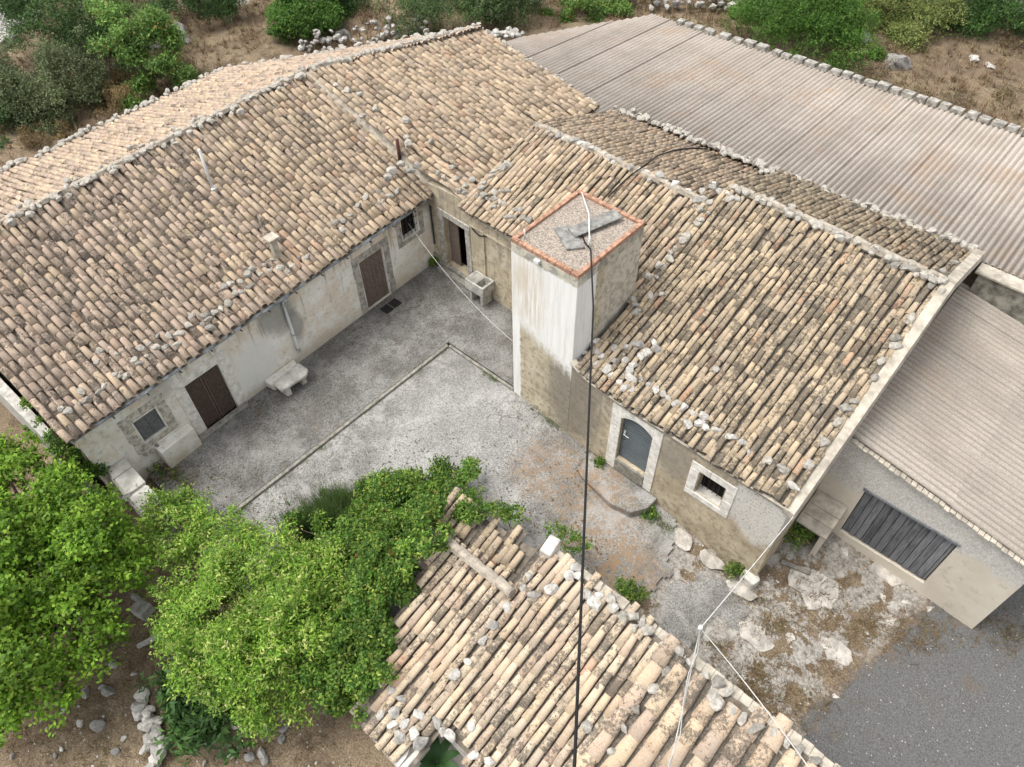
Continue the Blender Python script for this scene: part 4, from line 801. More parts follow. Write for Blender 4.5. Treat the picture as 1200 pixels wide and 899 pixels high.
def line_stones(p0, p1, n, r, spread, dz=.1):
    p0, p1 = np.array(p0, float), np.array(p1, float)
    for i in range(n):
        t = (i+random.random())/n; p = p0+(p1-p0)*t+np.array([random.gauss(0, spread), random.gauss(0, spread), 0]); stone(p+Z3*dz, r*random.uniform(.65, 1.2), "", "", single=False)
line_stones((2.4, 6.5, 4.72), (8.3, 6.5, 4.72), 44, .14, .12); line_stones(LA(-12.4, 5.75, 4.95), LA(.4, 5.75, 4.93), 120, .14, .16, .05); line_stones((-11.7, 3, 4.95), (-10.1, 9.3, 4.62), 60, .14, .08, .05)
line_stones(LA(-13, 11.7, 3.0), LA(.6, 11.6, 3.02), 110, .15, .08); line_stones((-4.2, 10.2, 3.12), (8.4, 10.2, 3.42), 110, .15, .10, .05); line_stones((-10.1, 9.35, 4.6), (-4.4, 9.35, 3.6), 36, .10, .05, .02)
line_stones(LA(.7, 11.6, 3.0), (-10.9, 9.4, 4.2), 70, .15, .12, .06); line_stones((2.2, 5.9, 4.5), (2.25, 3.0, 3.6), 16, .14, .1, .08)
ro = obj("roof_stone_field", EXTRA.V, EXTRA.F, M_STONE); tag(ro, "small stones bedded along the far ridges and back eaves", "stones", None, "stuff")
# ================================================================== small things in the courtyard
be = thing("bench", "pale stone slab bench against the farmhouse wall below the white downpipe", "bench", tuple(LA(-6.9, -.65)))
b = MB(); b.prism([tuple(LA(s_, d_)[:2]) for s_, d_ in ((-7.4, -.42), (-7.42, -.86), (-6.55, -.95), (-6.36, -.80), (-6.38, -.36))][::-1], .36, .47); b.build("seat", M_WHITEMAS, be, False, .03)
for s_ in (-7.2, -6.62): b = MB(); b.prism([tuple(LA(s_+u, v)[:2]) for u, v in ((-.09, -.5), (-.07, -.82), (.09, -.84), (.08, -.46))][::-1], -.02, .37); b.build("leg", M_WHITEMAS, be, False, .02)
b = MB(); b.prism([tuple(LA(s_, d_)[:2]) for s_, d_ in ((-7.45, -.0), (-7.4, -.40), (-6.4, -.34), (-6.3, 0))][::-1], .05, .33); b.build("back_block", M_PA, be, False, .05)
sk = thing("sink", "grey concrete wash sink with washboard on a hollow pedestal by the courtyard end wall", "sink", (-3.42, 2.2, 0))
x0, x1, y0, y1 = -3.82, -3.02, 1.90, 2.46
b = MB(); b.box(x0, x1, y0, y0+.06, .52, .90); b.box(x0, x1, y1-.06, y1, .52, .90); b.box(x0, x0+.05, y0+.06, y1-.06, .52, .90); b.box(x1-.06, x1, y0+.06, y1-.06, .52, .90); b.box(x0+.05, x1-.06, y0+.06, y1-.06, .52, .58); b.build("basin", M_CONC, sk)
b = MB(); b.hexa([(x0+.05, y0+.06, .585), (x0+.42, y0+.06, .585), (x0+.42, y1-.06, .585), (x0+.05, y1-.06, .585), (x0+.05, y0+.06, .88), (x0+.40, y0+.06, .84), (x0+.40, y1-.06, .84), (x0+.05, y1-.06, .88)])
for i in range(8): b.box(x0+.08+i*.04, x0+.095+i*.04, y0+.07, y1-.07, .86, .885-.004*i)
b.build("washboard", M_CONC, sk)
b = MB(); b.box(x0+.12, x0+.22, y0+.06, y1-.04, 0, .52); b.box(x1-.2, x1-.1, y0+.06, y1-.04, 0, .52); b.box(x0+.22, x1-.2, y1-.12, y1-.04, 0, .52); b.build("pedestal", M_CONC, sk, False, .01)
for k in range(2):
    s_ = -2.95+k*.36; gr = thing("drain_grate", ["black iron grate beside the plank door, nearer the shuttered window", "black iron grate beside the plank door, nearer the barred window"][k], "grate", tuple(LA(s_+.16, -.42, .02)), "grates at the plank door")
    b = MB(); b.obox(LA(s_, -.60, .02), AD*.33, AN*.36, Z3*.006); b.build("plate", M_DARK, gr)
    for j in range(5): b = MB(); b.obox(LA(s_+.01+j*.07, -.60, .026), AD*.03, AN*.36, Z3*.016); b.build("bar", M_IRON, gr)
b = MB(); b.prism([(2.78, -.02), (2.72, -.55), (3.3, -.86), (4.4, -1.0), (5.0, -.86), (5.26, -.42), (5.26, -.02)][::-1], -1.2, lambda x, y: -.385-.02*(x-3)); st_ = b.build("door_platform", M_COURT, None, False, .03); tag(st_, kind='structure')
def boulder(name, c, r, m, parent=None, seed=0, sub=2, rot=0, rough_=.18):
    bm = bmesh.new(); bmesh.ops.create_icosphere(bm, subdivisions=sub, radius=1); rr = np.random.default_rng(seed); N = rr.normal(size=(12, 3)); N /= np.linalg.norm(N, axis=1)[:, None]; cut = rr.uniform(.42, .85, 12)
    for v in bm.verts:
        p = np.array(v.co[:])
        for n_, k in zip(N, cut):
            d = p @ n_
            if d > k: p = p-n_*(d-k)*.9
        p *= 1+rough_*.5*vnoise(p[0]*2+seed, p[1]*2+p[2]*1.5, seed); q = p*np.array(r); q = q*(1+rough_*.25*vnoise(p[0]*6+seed, p[1]*6+p[2]*5, seed+1)); v.co = (q[0]*math.cos(rot)-q[1]*math.sin(rot), q[0]*math.sin(rot)+q[1]*math.cos(rot), q[2])
    V = np.array([v.co[:] for v in bm.verts])+np.array(c); Fc = [tuple(v.index for v in f.verts) for f in bm.faces]; bm.free(); return obj(name, V, Fc, m, parent)
def gpt(px, py, z=None):   # where a photo pixel meets the ground
    zz = -.3 if z is None else z
    for _ in range(4): p = at(px, py, zz); zz = float(ground_z(p[0], p[1]))
    return np.array([p[0], p[1], zz])
for i, (px, py, rx, ry, lab) in enumerate(((798, 632, .62, .26, "long flat pale stone against the outbuilding wall, nearest the platform"), (832, 657, .50, .25, "long flat pale stone against the outbuilding wall, middle of the line"), (868, 692, .55, .30, "big pale stone at the end of the line by the outbuilding corner"))):
    p = gpt(px, py); tag(boulder("kerb_stone", p+Z3*.02, (rx, ry, .15), M_BROKEN, None, 40+i, 3, -.08), lab, "stone", "kerb stones along the outbuilding wall")
p = gpt(876, 680); b = MB(); b.prism([(p[0]-.2, p[1]-.16), (p[0]+.22, p[1]-.2), (p[0]+.28, p[1]+.05), (p[0]+.1, p[1]+.2), (p[0]-.2, p[1]+.12)], p[2]-.1, p[2]+.34); tag(b.build("corner_stone", M_WHITEMAS, None, False, .05), "smooth white stone set at the foot of the outbuilding corner", "stone")
rank_ = {}
for i, (px, py, r_) in enumerate(RKS := ((898, 682, .16), (944, 660, .14), (925, 650, .2), (900, 655, .15), (1088, 713, .17), (975, 712, .12), (1010, 690, .2), (1040, 728, .26), (970, 752, .24), (880, 780, .14), (978, 815, .14), (1035, 700, .16), (990, 645, .22), (1060, 705, .15), (925, 745, .2), (955, 760, .2), (1015, 742, .15), (1030, 665, .25), (950, 700, .14))):
    rank_[i] = 1+sum(q[0] < px or (q[0] == px and j < i) for j, q in enumerate(RKS)); p = gpt(px, py); tag(boulder("rock", p-Z3*.02, (r_*1.1, r_*.8, r_*.26), M_BROKEN if i % 3 else M_WSTONE, None, 60+i, 3, i, .5), "pale rock flush in the broken ground before the plank gate, %s from the left" % nth(rank_[i]), "rock", "rocks in the ground before the gate")
pl_ = gpt(930, 668); b = MB(); b.obox(pl_+np.array([-.35, -.1, .02]), (.75, .22, 0), (-.04, .12, 0), (0, 0, .07)); tag(b.build("timber", M_KERB, None, False, .01), "short pale timber lying by the outbuilding corner", "timber")
# broken concrete sheets on the ground between the two yards
def patch(px, py, rx, ry, seed, m=M_BROKEN, h=.03):
    p = gpt(px, py); rr = random.Random(seed); poly = []
    for k in range(18):
        a = 2*math.pi*k/18; q = 1+rr.uniform(-.26, .22); poly.append((p[0]+rx*q*math.cos(a), p[1]+ry*q*math.sin(a)))
    b = MB(); b.prism(poly, lambda x, y: float(ground_z(x, y))-.25, lambda x, y: float(ground_z(x, y))+h); return b.build("concrete_patch", m, None, False, .015)
for i, a in enumerate(((955, 690, .62, .55), (1045, 665, .5, .62), (980, 765, .45, .28), (1025, 640, .5, .3), (885, 745, .45, .3))): tag(patch(*a, 80+i), kind='structure')
for i, a in enumerate(((800, 725, .75, 1.0), (845, 705, .9, .45))): tag(patch(*a, 90+i, M_COURT, .02), kind='structure')
# garden wall and bits on the left
gwl = thing("garden_wall", "short whitewashed garden wall stub at the left end of the farmhouse front", "wall", (-4.5, -9.45, -.6))
b = MB(); b.prism([(-5.5, -9.72), (-3.45, -9.80), (-3.42, -9.22), (-5.5, -9.2)], -1.2, 1.06); b.build("masonry", M_WHITEMAS, gwl, False, .03)
for i, (xa, xb, dy) in enumerate(((-5.52, -5.12, .0), (-5.10, -4.42, -.02), (-4.28, -3.55, -.05))):
    b = MB(); b.prism([(xa, -9.66+dy), (xb, -9.70+dy), (xb, -9.16+dy), (xa, -9.14+dy)], 1.06, 1.15+.03*(i == 2)); b.build("coping_stone", M_WHITEMAS, gwl, False, .025)
for i, (dx, dy, r_) in enumerate(((-4.36, -9.72, .14), (-4.2, -9.66, .12), (-4.5, -9.4, .1))): boulder("stone", (dx, dy, 1.12), (r_, r_, r_*.5), M_ROCK, gwl, 120+i, 2)
for i, (px, py) in enumerate(((165, 528), (172, 524), (178, 529), (184, 522), (170, 533))):
    p = at(px, py, .8); tag(boulder("stone", p, (.11, .09, .07), M_STONE, None, 130+i, 1), "small tan stone piled on the ledge below the shuttered window, %s from the wall stub" % nth([2, 3, 4, 5, 1][i]), "stone", "stones on the ledge")
cw = MB(); cw.prism([(-13, -10.5), (-6.35, -10.3), (-6.35, -10.05), (-13, -10.2)], -.9, 2.45); cwo = cw.build("boundary_wall", M_CONC, None, False, .02); tag(cwo, "thin grey concrete wall beside the left gable of the farmhouse", "wall")
bb = gpt(172, 722); b = MB(); b.obox(bb+np.array([-.2, -.2, .1]), (.42, .1, .05), (-.08, .36, 0), (0, 0, .36)); b.build("concrete_block", M_CONC, None, False, .03); tag(bpy.data.objects[-1] if False else [o for o in COL.objects if o.name.startswith("concrete_block")][-1], "broken grey concrete cube between the two big trees", "block")
b = MB(); q = gpt(170, 758); b.tube([q+np.array([-.1, -.1, .05]), q+np.array([.25, .55, .3])], [.07, .075], 6); tag(b.build("fence_post", M_CONC, None), "short fallen concrete post below the broken cube", "post")
for i, (px, py, r_) in enumerate(RKS := ((100, 812, .24), (128, 812, .27), (120, 806, .12), (75, 833, .15), (115, 852, .3), (95, 848, .16), (137, 880, .2), (145, 865, .12), (65, 886, .1), (73, 878, .1), (135, 778, .2), (158, 790, .12), (110, 762, .17), (15, 886, .12), (160, 700, .2))):
    rank_[i] = 1+sum(q[0] < px or (q[0] == px and j < i) for j, q in enumerate(RKS)); p = gpt(px, py); tag(boulder("rock", p+Z3*.03, (r_*.8, r_*.62, r_*.45), M_WSTONE if i % 2 else M_ROCK, None, 150+i, 2, i*.7), "pale rock on the brown slope below the left tree, %s from the left" % nth(rank_[i]), "rock", "rocks on the slope below the left tree")
dw_ = thing("dry_stone_wall", "tumbled dry stone wall of white stones at the bottom left edge", "stone wall", tuple(gpt(185, 870)))
for i in range(26):
    t = i/26; px = 166+22*t+random.uniform(-9, 14)*(.6+t); py = 818+85*t+random.uniform(-6, 6); p = gpt(px, py); r_ = random.uniform(.14, .27); boulder("stone", p+Z3*random.uniform(.05, .3), (r_, r_*.75, r_*.6), M_WSTONE, dw_, 180+i, 2, i*1.1)
dw2 = thing("rubble", "white rubble stones at the bottom edge below the large bush", "stones", tuple(gpt(300, 875)))
for i in range(24):
    p = gpt(random.uniform(215, 335), random.uniform(845, 899)); r_ = random.uniform(.08, .2); boulder("stone", p+Z3*.04, (r_, r_*.75, r_*.6), M_WSTONE if i % 2 else M_ROCK, dw2, 220+i, 1, i*1.1)
# ================================================================== cables
def sag(p0, p1, s, n=14): p0, p1 = np.array(p0, float), np.array(p1, float); return [p0+(p1-p0)*i/n-Z3*4*s*(i/n)*(1-i/n) for i in range(n+1)]
A_ = np.array([1.72, .92, 5.74]); mid = at(697, 318, 5.72); far_ = at(673, 905, 8.3); far2 = mid+(far_-mid)*1.12
b = MB(); b.tube([np.array([.95, 1.45, 5.69]), np.array([1.45, 1.05, 5.72]), A_, np.array([1.85, .75, 5.85])]+[mid+(far2-mid)*i/8 for i in range(1, 9)], .020, 6); tag(b.build("power_cable", M_BLACK, None, True), "black cable hanging from the tower top down across the whole courtyard", "cable")
b = MB(); b.tube([np.array([8.46, -.03, 2.42]), *sag(at(932, 603, 2.40), (8.46, -4.05, 3.25), .05, 8)], .011, 6); tag(b.build("overhead_wire", M_ROPE, None, True), "thick white wire from the outbuilding corner to the post behind the outhouse", "wire")
P_ = np.array([8.46, -4.05, 3.25]); q1, q2 = at(785, 899, 5.), at(945, 899, 5.)
b = MB(); b.tube([P_+(q1-P_)*i/6*1.2+Z3*(-.0) for i in range(7)], .011, 6); b.tube([P_+(q1-P_)*i/6*1.2+np.array([.05*math.sin(i*2.), 0, .03]) for i in range(7)], .008, 6); tag(b.build("overhead_wire", M_ROPE, None, True), "white twisted wire from the post across the outhouse tiles, left branch", "wire")
b = MB(); b.tube(sag(P_, P_+(q2-P_)*1.2, -.12, 8), .010, 6); tag(b.build("overhead_wire", M_ROPE, None, True), "thin white wire from the post along the outhouse edge, right branch", "wire")
po = thing("post", "thin grey green post carrying white wires behind the outhouse", "post", (8.46, -4.05, -1.2))
b = MB(); b.tube([(8.46, -4.05, -1.25), (8.46, -4.05, 3.28)], .045, 8); b.build("pole", M_MOSS, po, True); b = MB(); b.tube([(8.46, -4.05, 3.2), (8.46, -4.05, 3.34)], [.06, .04], 8); b.build("insulator", M_WPIPE, po, True)
w0 = LA(-1.05, 0, 2.3)-AN*.06
b = MB(); b.tube(sag(w0, (.02, -.02, 2.15), .35, 16), .006, 5); tag(b.build("clothes_line", M_ROPE, None), "thin white line from the barred window to the left tower corner", "line")
b = MB(); b.tube([at(508, 296, .42), at(530, 312, .30), at(553, 328, .22)], .035, 7); tag(b.build("white_pole", M_KERB, None), "pale pole leaning low across the corner by the open doorway", "pole")
b = MB(); pts = [roof_hit(px, py, RK1)+Z3*.14 for px, py in ((828, 179), (808, 178), (788, 181), (770, 187))]+[np.array([-.15, 5.86, 4.68])]+[roof_hit(px, py, RC1)+Z3*.12 for px, py in ((738, 210), (726, 221), (712, 235))]; b.tube(pts, .024, 6); tag(b.build("roof_cable", M_BLACK, None, True), "short black cable lying over the ridge behind the tower", "cable")
for (px, py, zt) in ((830, 178, 0),): pass
# ================================================================== plants
def leaf_quads(P, Dr, Nn, L, W, fold=.25):
    """one bent diamond leaf per row"""
    S = np.cross(Dr, Nn); S /= np.linalg.norm(S, axis=1)[:, None]+1e-9; N2 = np.cross(S, Dr)
    L = L[:, None]; W = W[:, None]
    a = P; b = P+Dr*L*.5+S*W*.5+N2*W*fold*.4; c = P+Dr*L-N2*L*.12; d = P+Dr*L*.5-S*W*.5+N2*W*fold*.4
    V = np.stack([a, b, c, d], 1).reshape(-1, 3); Fq = np.arange(len(V)).reshape(-1, 4); return V, Fq
def unit(v): return v/(np.linalg.norm(v, axis=-1, keepdims=True)+1e-9)
def foliage(name, parent, lobes, shoots, per, size, aspect, pal, seed=0, clump=0, squash=.85, spread=.9, droop=.15, core=.28, tipbright=.0):
    r = np.random.default_rng(seed+1000)
    C = np.array([l[0] for l in lobes], float); R = np.array([l[1] for l in lobes], float)
    if clump:   # break the crown into many small leaf clumps standing on the lobes' surfaces
        cc = []; rr = []
        wts = R**2/np.sum(R**2); k = r.choice(len(C), clump, p=wts); d = unit(r.normal(size=(clump, 3))); d[:, 2] = np.abs(d[:, 2])*1.1-.45; d = unit(d)
        cc = C[k]+d*R[k][:, None]*np.array([1, 1, squash])*r.uniform(.62, 1.14, (clump, 1)); rr = R[k]*r.uniform(.15, .42, clump)
        C2, R2 = cc, rr
    else: C2, R2 = C, R
    wts = R2**2/np.sum(R2**2); k = r.choice(len(C2), shoots, p=wts); d = unit(r.normal(size=(shoots, 3))); d[:, 2] = np.where(d[:, 2] < -.35, -d[:, 2], d[:, 2])
    rad = np.where(r.random(shoots) < core, r.uniform(.25, .8, shoots), r.uniform(.82, 1.08, shoots)); rad = np.where(r.random(shoots) < .10, r.uniform(1.08, 1.5, shoots), rad); base = C2[k]+d*(R2[k]*rad)[:, None]*np.array([1, 1, squash])
    base += .10*np.stack([vnoise(base[:, 1]*2, base[:, 2]*2, 1), vnoise(base[:, 0]*2, base[:, 2]*2, 2), vnoise(base[:, 0]*2, base[:, 1]*2, 3)], 1)
    ax_ = unit(d*.8+np.array([0, 0, .55])+r.normal(scale=.35, size=(shoots, 3)))
    cols = np.array([p[0] for p in pal]); pw = np.array([p[1] for p in pal], float); pw /= pw.sum(); ck = cols[r.choice(len(cols), shoots, p=pw)]*r.uniform(.78, 1.22, (shoots, 1))*r.uniform(.68, 1.22, (len(C2), 1))[k]
    P = np.repeat(base, per, 0); A = np.repeat(ax_, per, 0); n = len(P); t = np.tile(np.linspace(-.4, 1, per), shoots)
    P = P+A*(t*size*1.3)[:, None]+r.normal(scale=size*.25, size=(n, 3)); Dr = unit(A*.5+r.normal(size=(n, 3))*spread-np.array([0, 0, droop])); Nn = unit(A+np.array([0, 0, .8])+r.normal(scale=.45, size=(n, 3)))
    L = size*r.uniform(.6, 1.25, n); V, Fq = leaf_quads(P, Dr, Nn, L, L*aspect); col = np.repeat(ck, per, 0)*r.uniform(.82, 1.2, (n, 1)); tint = np.repeat(np.concatenate([np.clip(col, .005, .6), np.ones((n, 1))], 1), 4, 0)
    return obj(name, V, Fq, M_LEAF, parent, False, tint)
def limbs(parent, base, lobes, r0=.12, name="trunk"):
    b = MB(); base = np.array(base, float); C = np.array([l[0] for l in lobes], float); m = C.mean(0); fork = base+(m-base)*.35; fork[2] = base[2]+(m[2]-base[2])*.45
    b.tube([base-Z3*.2, base+(fork-base)*.5+np.array([.05, .03, 0]), fork], [r0*1.25, r0, r0*.85], 8)
    for c in C[:8]: q = fork+(c-fork)*.5+np.array([0, 0, .15]); b.tube([fork, q, c, c+(c-fork)*.25], [r0*.6, r0*.4, r0*.22, r0*.08], 6)
    return b.build(name, M_BARK, parent, True)
def plant(kind, label, cat, lobes, base=None, group=None, trunk_r=.1, **kw):
    C = np.array([l[0] for l in lobes], float)
    if base is None: m = C.mean(0); base = np.array([m[0], m[1], float(ground_z(m[0], m[1]))])
    t = thing(kind, label, cat, tuple(base), group); foliage("foliage" if cat in ("bush", "shrub", "weed", "climber") else "crown", t, lobes, **kw); limbs(t, base, lobes, trunk_r, "stems" if cat in ("bush", "shrub", "weed", "climber") else "trunk"); return t
LP = lambda *q: [(at(px, py, z), r_) for px, py, z, r_ in q]
BRIGHT = [((.135, .26, .022), 4), ((.185, .325, .03), 4), ((.09, .185, .018), 3), ((.25, .38, .045), 1.8)]
OLIVE = [((.17, .315, .035), 4), ((.25, .40, .05), 4), ((.11, .23, .028), 3), ((.40, .50, .12), 2.4), ((.46, .48, .18), .6)]
BRAMBLE = [((.085, .18, .024), 4), ((.15, .25, .035), 3), ((.055, .125, .02), 3), ((.26, .33, .06), 1.6), ((.24, .10, .035), .08)]
DARKG = [((0.046, 0.098, 0.029), 4), ((0.065, 0.13, 0.034), 4), ((0.098, 0.169, 0.046), 2)]
SAT = [((0.061, 0.142, 0.022), 4), ((0.088, 0.189, 0.027), 4), ((0.128, 0.236, 0.041), 2)]
GREYG = [((0.155, 0.196, 0.088), 4), ((0.115, 0.149, 0.068), 4), ((0.216, 0.243, 0.115), 2), ((0.074, 0.108, 0.047), 2)]
YELG = [((0.196, 0.247, 0.069), 4), ((0.276, 0.322, 0.103), 3), ((0.127, 0.184, 0.052), 3), ((0.38, 0.356, 0.127), 1)]
LIGHT = [((0.138, 0.25, 0.056), 4), ((0.2, 0.325, 0.075), 3), ((0.094, 0.181, 0.037), 3), ((0.338, 0.2, 0.062), 0.3)]
DRY = [((.24, .16, .07), 4), ((.18, .12, .055), 3), ((.15, .14, .055), 2), ((.30, .22, .11), 2)]
CAST = [((.055, .125, .03), 4), ((.085, .165, .04), 3), ((.04, .09, .024), 3)]
plant("broadleaf_tree", "large bright green broad leaved tree filling the left edge", "tree", LP((18, 575, 1.6, 1.15), (72, 598, 1.9, 1.05), (112, 650, 1.7, 1.0), (52, 665, 2.2, 1.35), (18, 745, 1.7, 1.25), (92, 722, 1.8, 1.0), (128, 690, 1.3, .75), (42, 800, 1.0, .95), (-40, 650, 2.2, 1.5), (-10, 820, .9, 1.0), (48, 545, 1.2, .8), (100, 760, 1.1, .7), (-30, 560, 1.4, 1.0), (20, 520, .9, .7), (140, 735, .7, .5)), clump=190, shoots=13500, per=5, size=.112, aspect=.6, pal=BRIGHT, seed=1, trunk_r=.16, core=.2, droop=.1)
plant("large_bush", "big rounded bush of small yellow green leaves in front of the courtyard", "bush", LP((212, 618, .9, .85), (250, 655, 1.3, .95), (300, 680, 1.5, 1.05), (345, 715, 1.5, 1.15), (262, 725, 1.5, 1.15), (305, 775, 1.2, 1.05), (385, 755, 1.2, .95), (405, 705, 1.2, .75), (375, 805, .7, .7), (228, 700, 1.0, .8), (325, 815, .6, .65), (205, 612, .6, .45), (415, 790, .8, .5)), clump=220, shoots=16500, per=5, size=.094, aspect=.36, pal=OLIVE, seed=2, trunk_r=.1, core=.22, spread=1.1)
plant("bramble", "bramble thicket creeping over the left end of the outhouse roof", "bush", LP((470, 592, .9, .7), (500, 572, .7, .62), (350, 620, .5, .45), (445, 590, .7, .6), (530, 570, .6, .5), (438, 622, 1.0, .7), (520, 592, 1.2, .5), (548, 556, .3, .32), (420, 655, 1.2, .6), (465, 640, 1.5, .6), (440, 690, 2.3, .62), (425, 735, 2.0, .62), (418, 775, 1.8, .6), (405, 740, 1.2, .7), (400, 790, 1.0, .7), (450, 660, 2.6, .55), (490, 620, 1.9, .5), (515, 640, 2.2, .32), (416, 815, 1.6, .45), (545, 590, 1.1, .3), (400, 700, 1.0, .7), (410, 650, 1.0, .7), (470, 672, 2.85, .32), (505, 650, 2.85, .32), (535, 612, 2.5, .4), (530, 588, 3.0, .42), (560, 592, 2.9, .34), (512, 612, 3.05, .42), (586, 612, 2.85, .2), (545, 570, 2.5, .45), (490, 645, 3.05, .36), (458, 688, 2.85, .36), (440, 738, 2.6, .36), (432, 790, 2.3, .32), (560, 578, .2, .3), (500, 610, 2.3, .5), (455, 575, .5, .5)), clump=360, shoots=25000, per=5, size=.09, aspect=.5, pal=BRAMBLE, seed=3, trunk_r=.05, core=.25, spread=1.1, squash=.7)
plant("castor_plant", "dark green plant with big palmate leaves below the large bush", "bush", LP((232, 812, .1, .55), (262, 838, .0, .6), (215, 840, -.2, .45), (240, 868, -.3, .45), (285, 815, .2, .45), (190, 815, -.2, .35)), clump=40, shoots=420, per=9, size=.24, aspect=.30, pal=CAST, seed=4, trunk_r=.05, core=.2, spread=1.0, droop=.25)
plant("ivy", "green climber along the left gable edge of the farmhouse roof", "climber", LP((28, 455, 2.9, .2), (40, 475, 2.9, .25), (52, 492, 2.9, .25), (62, 508, 2.8, .28), (75, 522, 2.4, .3), (88, 538, 1.9, .32), (100, 552, 1.3, .35)), base=np.array([-6.0, -10.1, -.7]), clump=34, shoots=900, per=5, size=.075, aspect=.6, pal=BRAMBLE, seed=5, trunk_r=.03)
for i, (q, lab) in enumerate(((((665, 632, .8, .3), (650, 628, .8, .25), (680, 640, .7, .25)), "small ivy clump on the back edge of the outhouse roof, nearest the mortar block"), (((603, 605, .5, .28), (590, 600, .5, .25)), "small ivy clump behind the outhouse tiles at the courtyard edge"), (((745, 695, -.5, .25), (735, 690, -.5, .2)), "low green weed at the end of the courtyard concrete"), (((762, 604, -.75, .18),), "small green weed at the platform corner"), (((862, 668, -.95, .2),), "green weed at the foot of the outbuilding wall"), (((940, 622, -.7, .3), (930, 628, -.7, .25)), "dark weed growing inside the hutch"), (((702, 543, -.35, .1),), "tiny green weed at the door threshold"), (((508, 307, .15, .14),), "small green weed in the inner corner of the courtyard"), (((205, 560, -.1, .3), (190, 555, .0, .3), (220, 575, -.1, .25)), "brown and green weeds behind the garden wall stub"))):
    plant("weed", lab, "weed", LP(*q), group="weeds", shoots=170 if len(q) > 1 else 70, per=5, size=.075, aspect=.5, pal=BRAMBLE if i != 8 else DRY+BRAMBLE, seed=20+i, trunk_r=.012)
# agave with a few big leaves below the outhouse eave
ag = thing("agave", "dark agave like plant with broad leaves under the outhouse eave", "plant", tuple(gpt(512, 895)))
for i in range(9):
    a = i*2*math.pi/9+.3; c = at(512, 893, .9); d = np.array([math.cos(a), math.sin(a), 0]); s_ = np.array([-d[1], d[0], 0]); L = random.uniform(.45, .65); V = []
    for t, wd, h in ((0, .05, 0), (.35, .10, .22), (.7, .08, .26), (1, .005, .16)): V += [c+d*L*t+s_*wd+Z3*h, c+d*L*t+Z3*(h-.03), c+d*L*t-s_*wd+Z3*h]
    Fc = [(k*3+j, k*3+j+1, k*3+j+4, k*3+j+3) for k in range(3) for j in range(2)]; obj("leaf", V, Fc, M_LEAF, ag, True, np.tile(np.array([.05, .115, .035, 1.]), (len(V), 1)))
b = MB(); c = at(512, 893, .9); b.tube([(c[0], c[1], ag.location[2]), c], [.08, .05], 8); b.build("stem", M_BARK, ag)
# grass
def grass(name, pts, h, wd, pal, n_per, seed, lean=.5, kind='stuff', label=None, cat=None):
    r = np.random.default_rng(seed); P = np.repeat(np.asarray(pts, float), n_per, 0); n = len(P); P[:, :2] += r.normal(scale=.07, size=(n, 2)); a = r.uniform(0, 6.283, n); H = h*r.uniform(.4, 1.2, n)
    d = np.stack([np.cos(a), np.sin(a), np.zeros(n)], 1); s_ = np.stack([-np.sin(a), np.cos(a), np.zeros(n)], 1); V = np.stack([P+s_*wd, P-s_*wd, P+d*(H*lean)[:, None]*r.uniform(.2, 1.6, (n, 1))+Z3*H[:, None]], 1).reshape(-1, 3)
    cols = np.array([p[0] for p in pal]); pw = np.array([p[1] for p in pal], float); pw /= pw.sum(); ck = cols[r.choice(len(cols), n, p=pw)]*r.uniform(.75, 1.25, (n, 1)); tint = np.repeat(np.concatenate([ck, np.ones((n, 1))], 1), 3, 0)
    o = obj(name, V, np.arange(len(V)).reshape(-1, 3), M_GRASS, None, False, tint); o["kind"] = kind
    if label: tag(o, label, cat)
    return o
gp_ = []
for i in range(620):
    a = random.uniform(0, 6.28); q = abs(random.gauss(0, .55)); cx_, cy_ = random.choice([(388, 612), (365, 625), (405, 596), (420, 622)]); p = gpt(cx_+30*q*math.cos(a), cy_+22*q*math.sin(a)); gp_.append((p[0], p[1], float(court_z(p[0]))))
grass("tall_grass", gp_, .55, .010, [((.065, .125, .03), 4), ((.095, .16, .045), 3), ((.16, .17, .07), 1)], 14, 1, .5, 'stuff', "tall dark green grass tuft growing on the courtyard beside the bush", "grass")
pts = []; r = np.random.default_rng(5)
while len(pts) < 13000:
    x = r.uniform(-42, 16); y = r.uniform(-8, 46)
    if (-19.0 < x < -4 and y < 9.6 and x > -18.6-.0*y) and y > -14 and x > -17.9: continue
    if x > -12.3 and y < 19.4: continue
    k = vnoise(x*.35, y*.35, 9)
    if r.random() < .45+.5*k: pts.append((x, y, float(ground_z(x, y))))
grass("dry_grass", pts, .34, .016, [((.24, .165, .09), 4), ((.31, .235, .13), 3), ((.16, .105, .065), 4), ((.13, .13, .05), 1.2), ((.20, .11, .07), 2)], 9, 2, .8, 'stuff', "dry brown grass and scrub on the land behind the buildings", "dry grass")
pts = []
for i in range(900):
    px, py = random.uniform(0, 440), random.uniform(600, 899); p = gpt(px, py)
    if p[1] < -9.9: pts.append(p)
for (cx, cy, s_, n_) in ((1075, 745, 26, 90), (905, 730, 20, 60), (1185, 740, 20, 80), (1005, 735, 30, 110), (900, 830, 45, 170), (960, 690, 30, 60), (885, 800, 28, 100), (880, 700, 15, 30), (845, 760, 14, 25)):
    for i in range(n_): pts.append(gpt(random.gauss(cx, s_), random.gauss(cy, s_*.6)))
grass("dry_weeds", pts, .13, .008, [((.20, .14, .075), 4), ((.26, .19, .10), 3), ((.13, .09, .05), 3), ((.08, .11, .03), 1.2)], 8, 3, 1.0, 'stuff', "dry low weeds in the broken ground and on the slope", "weeds")
pts = []
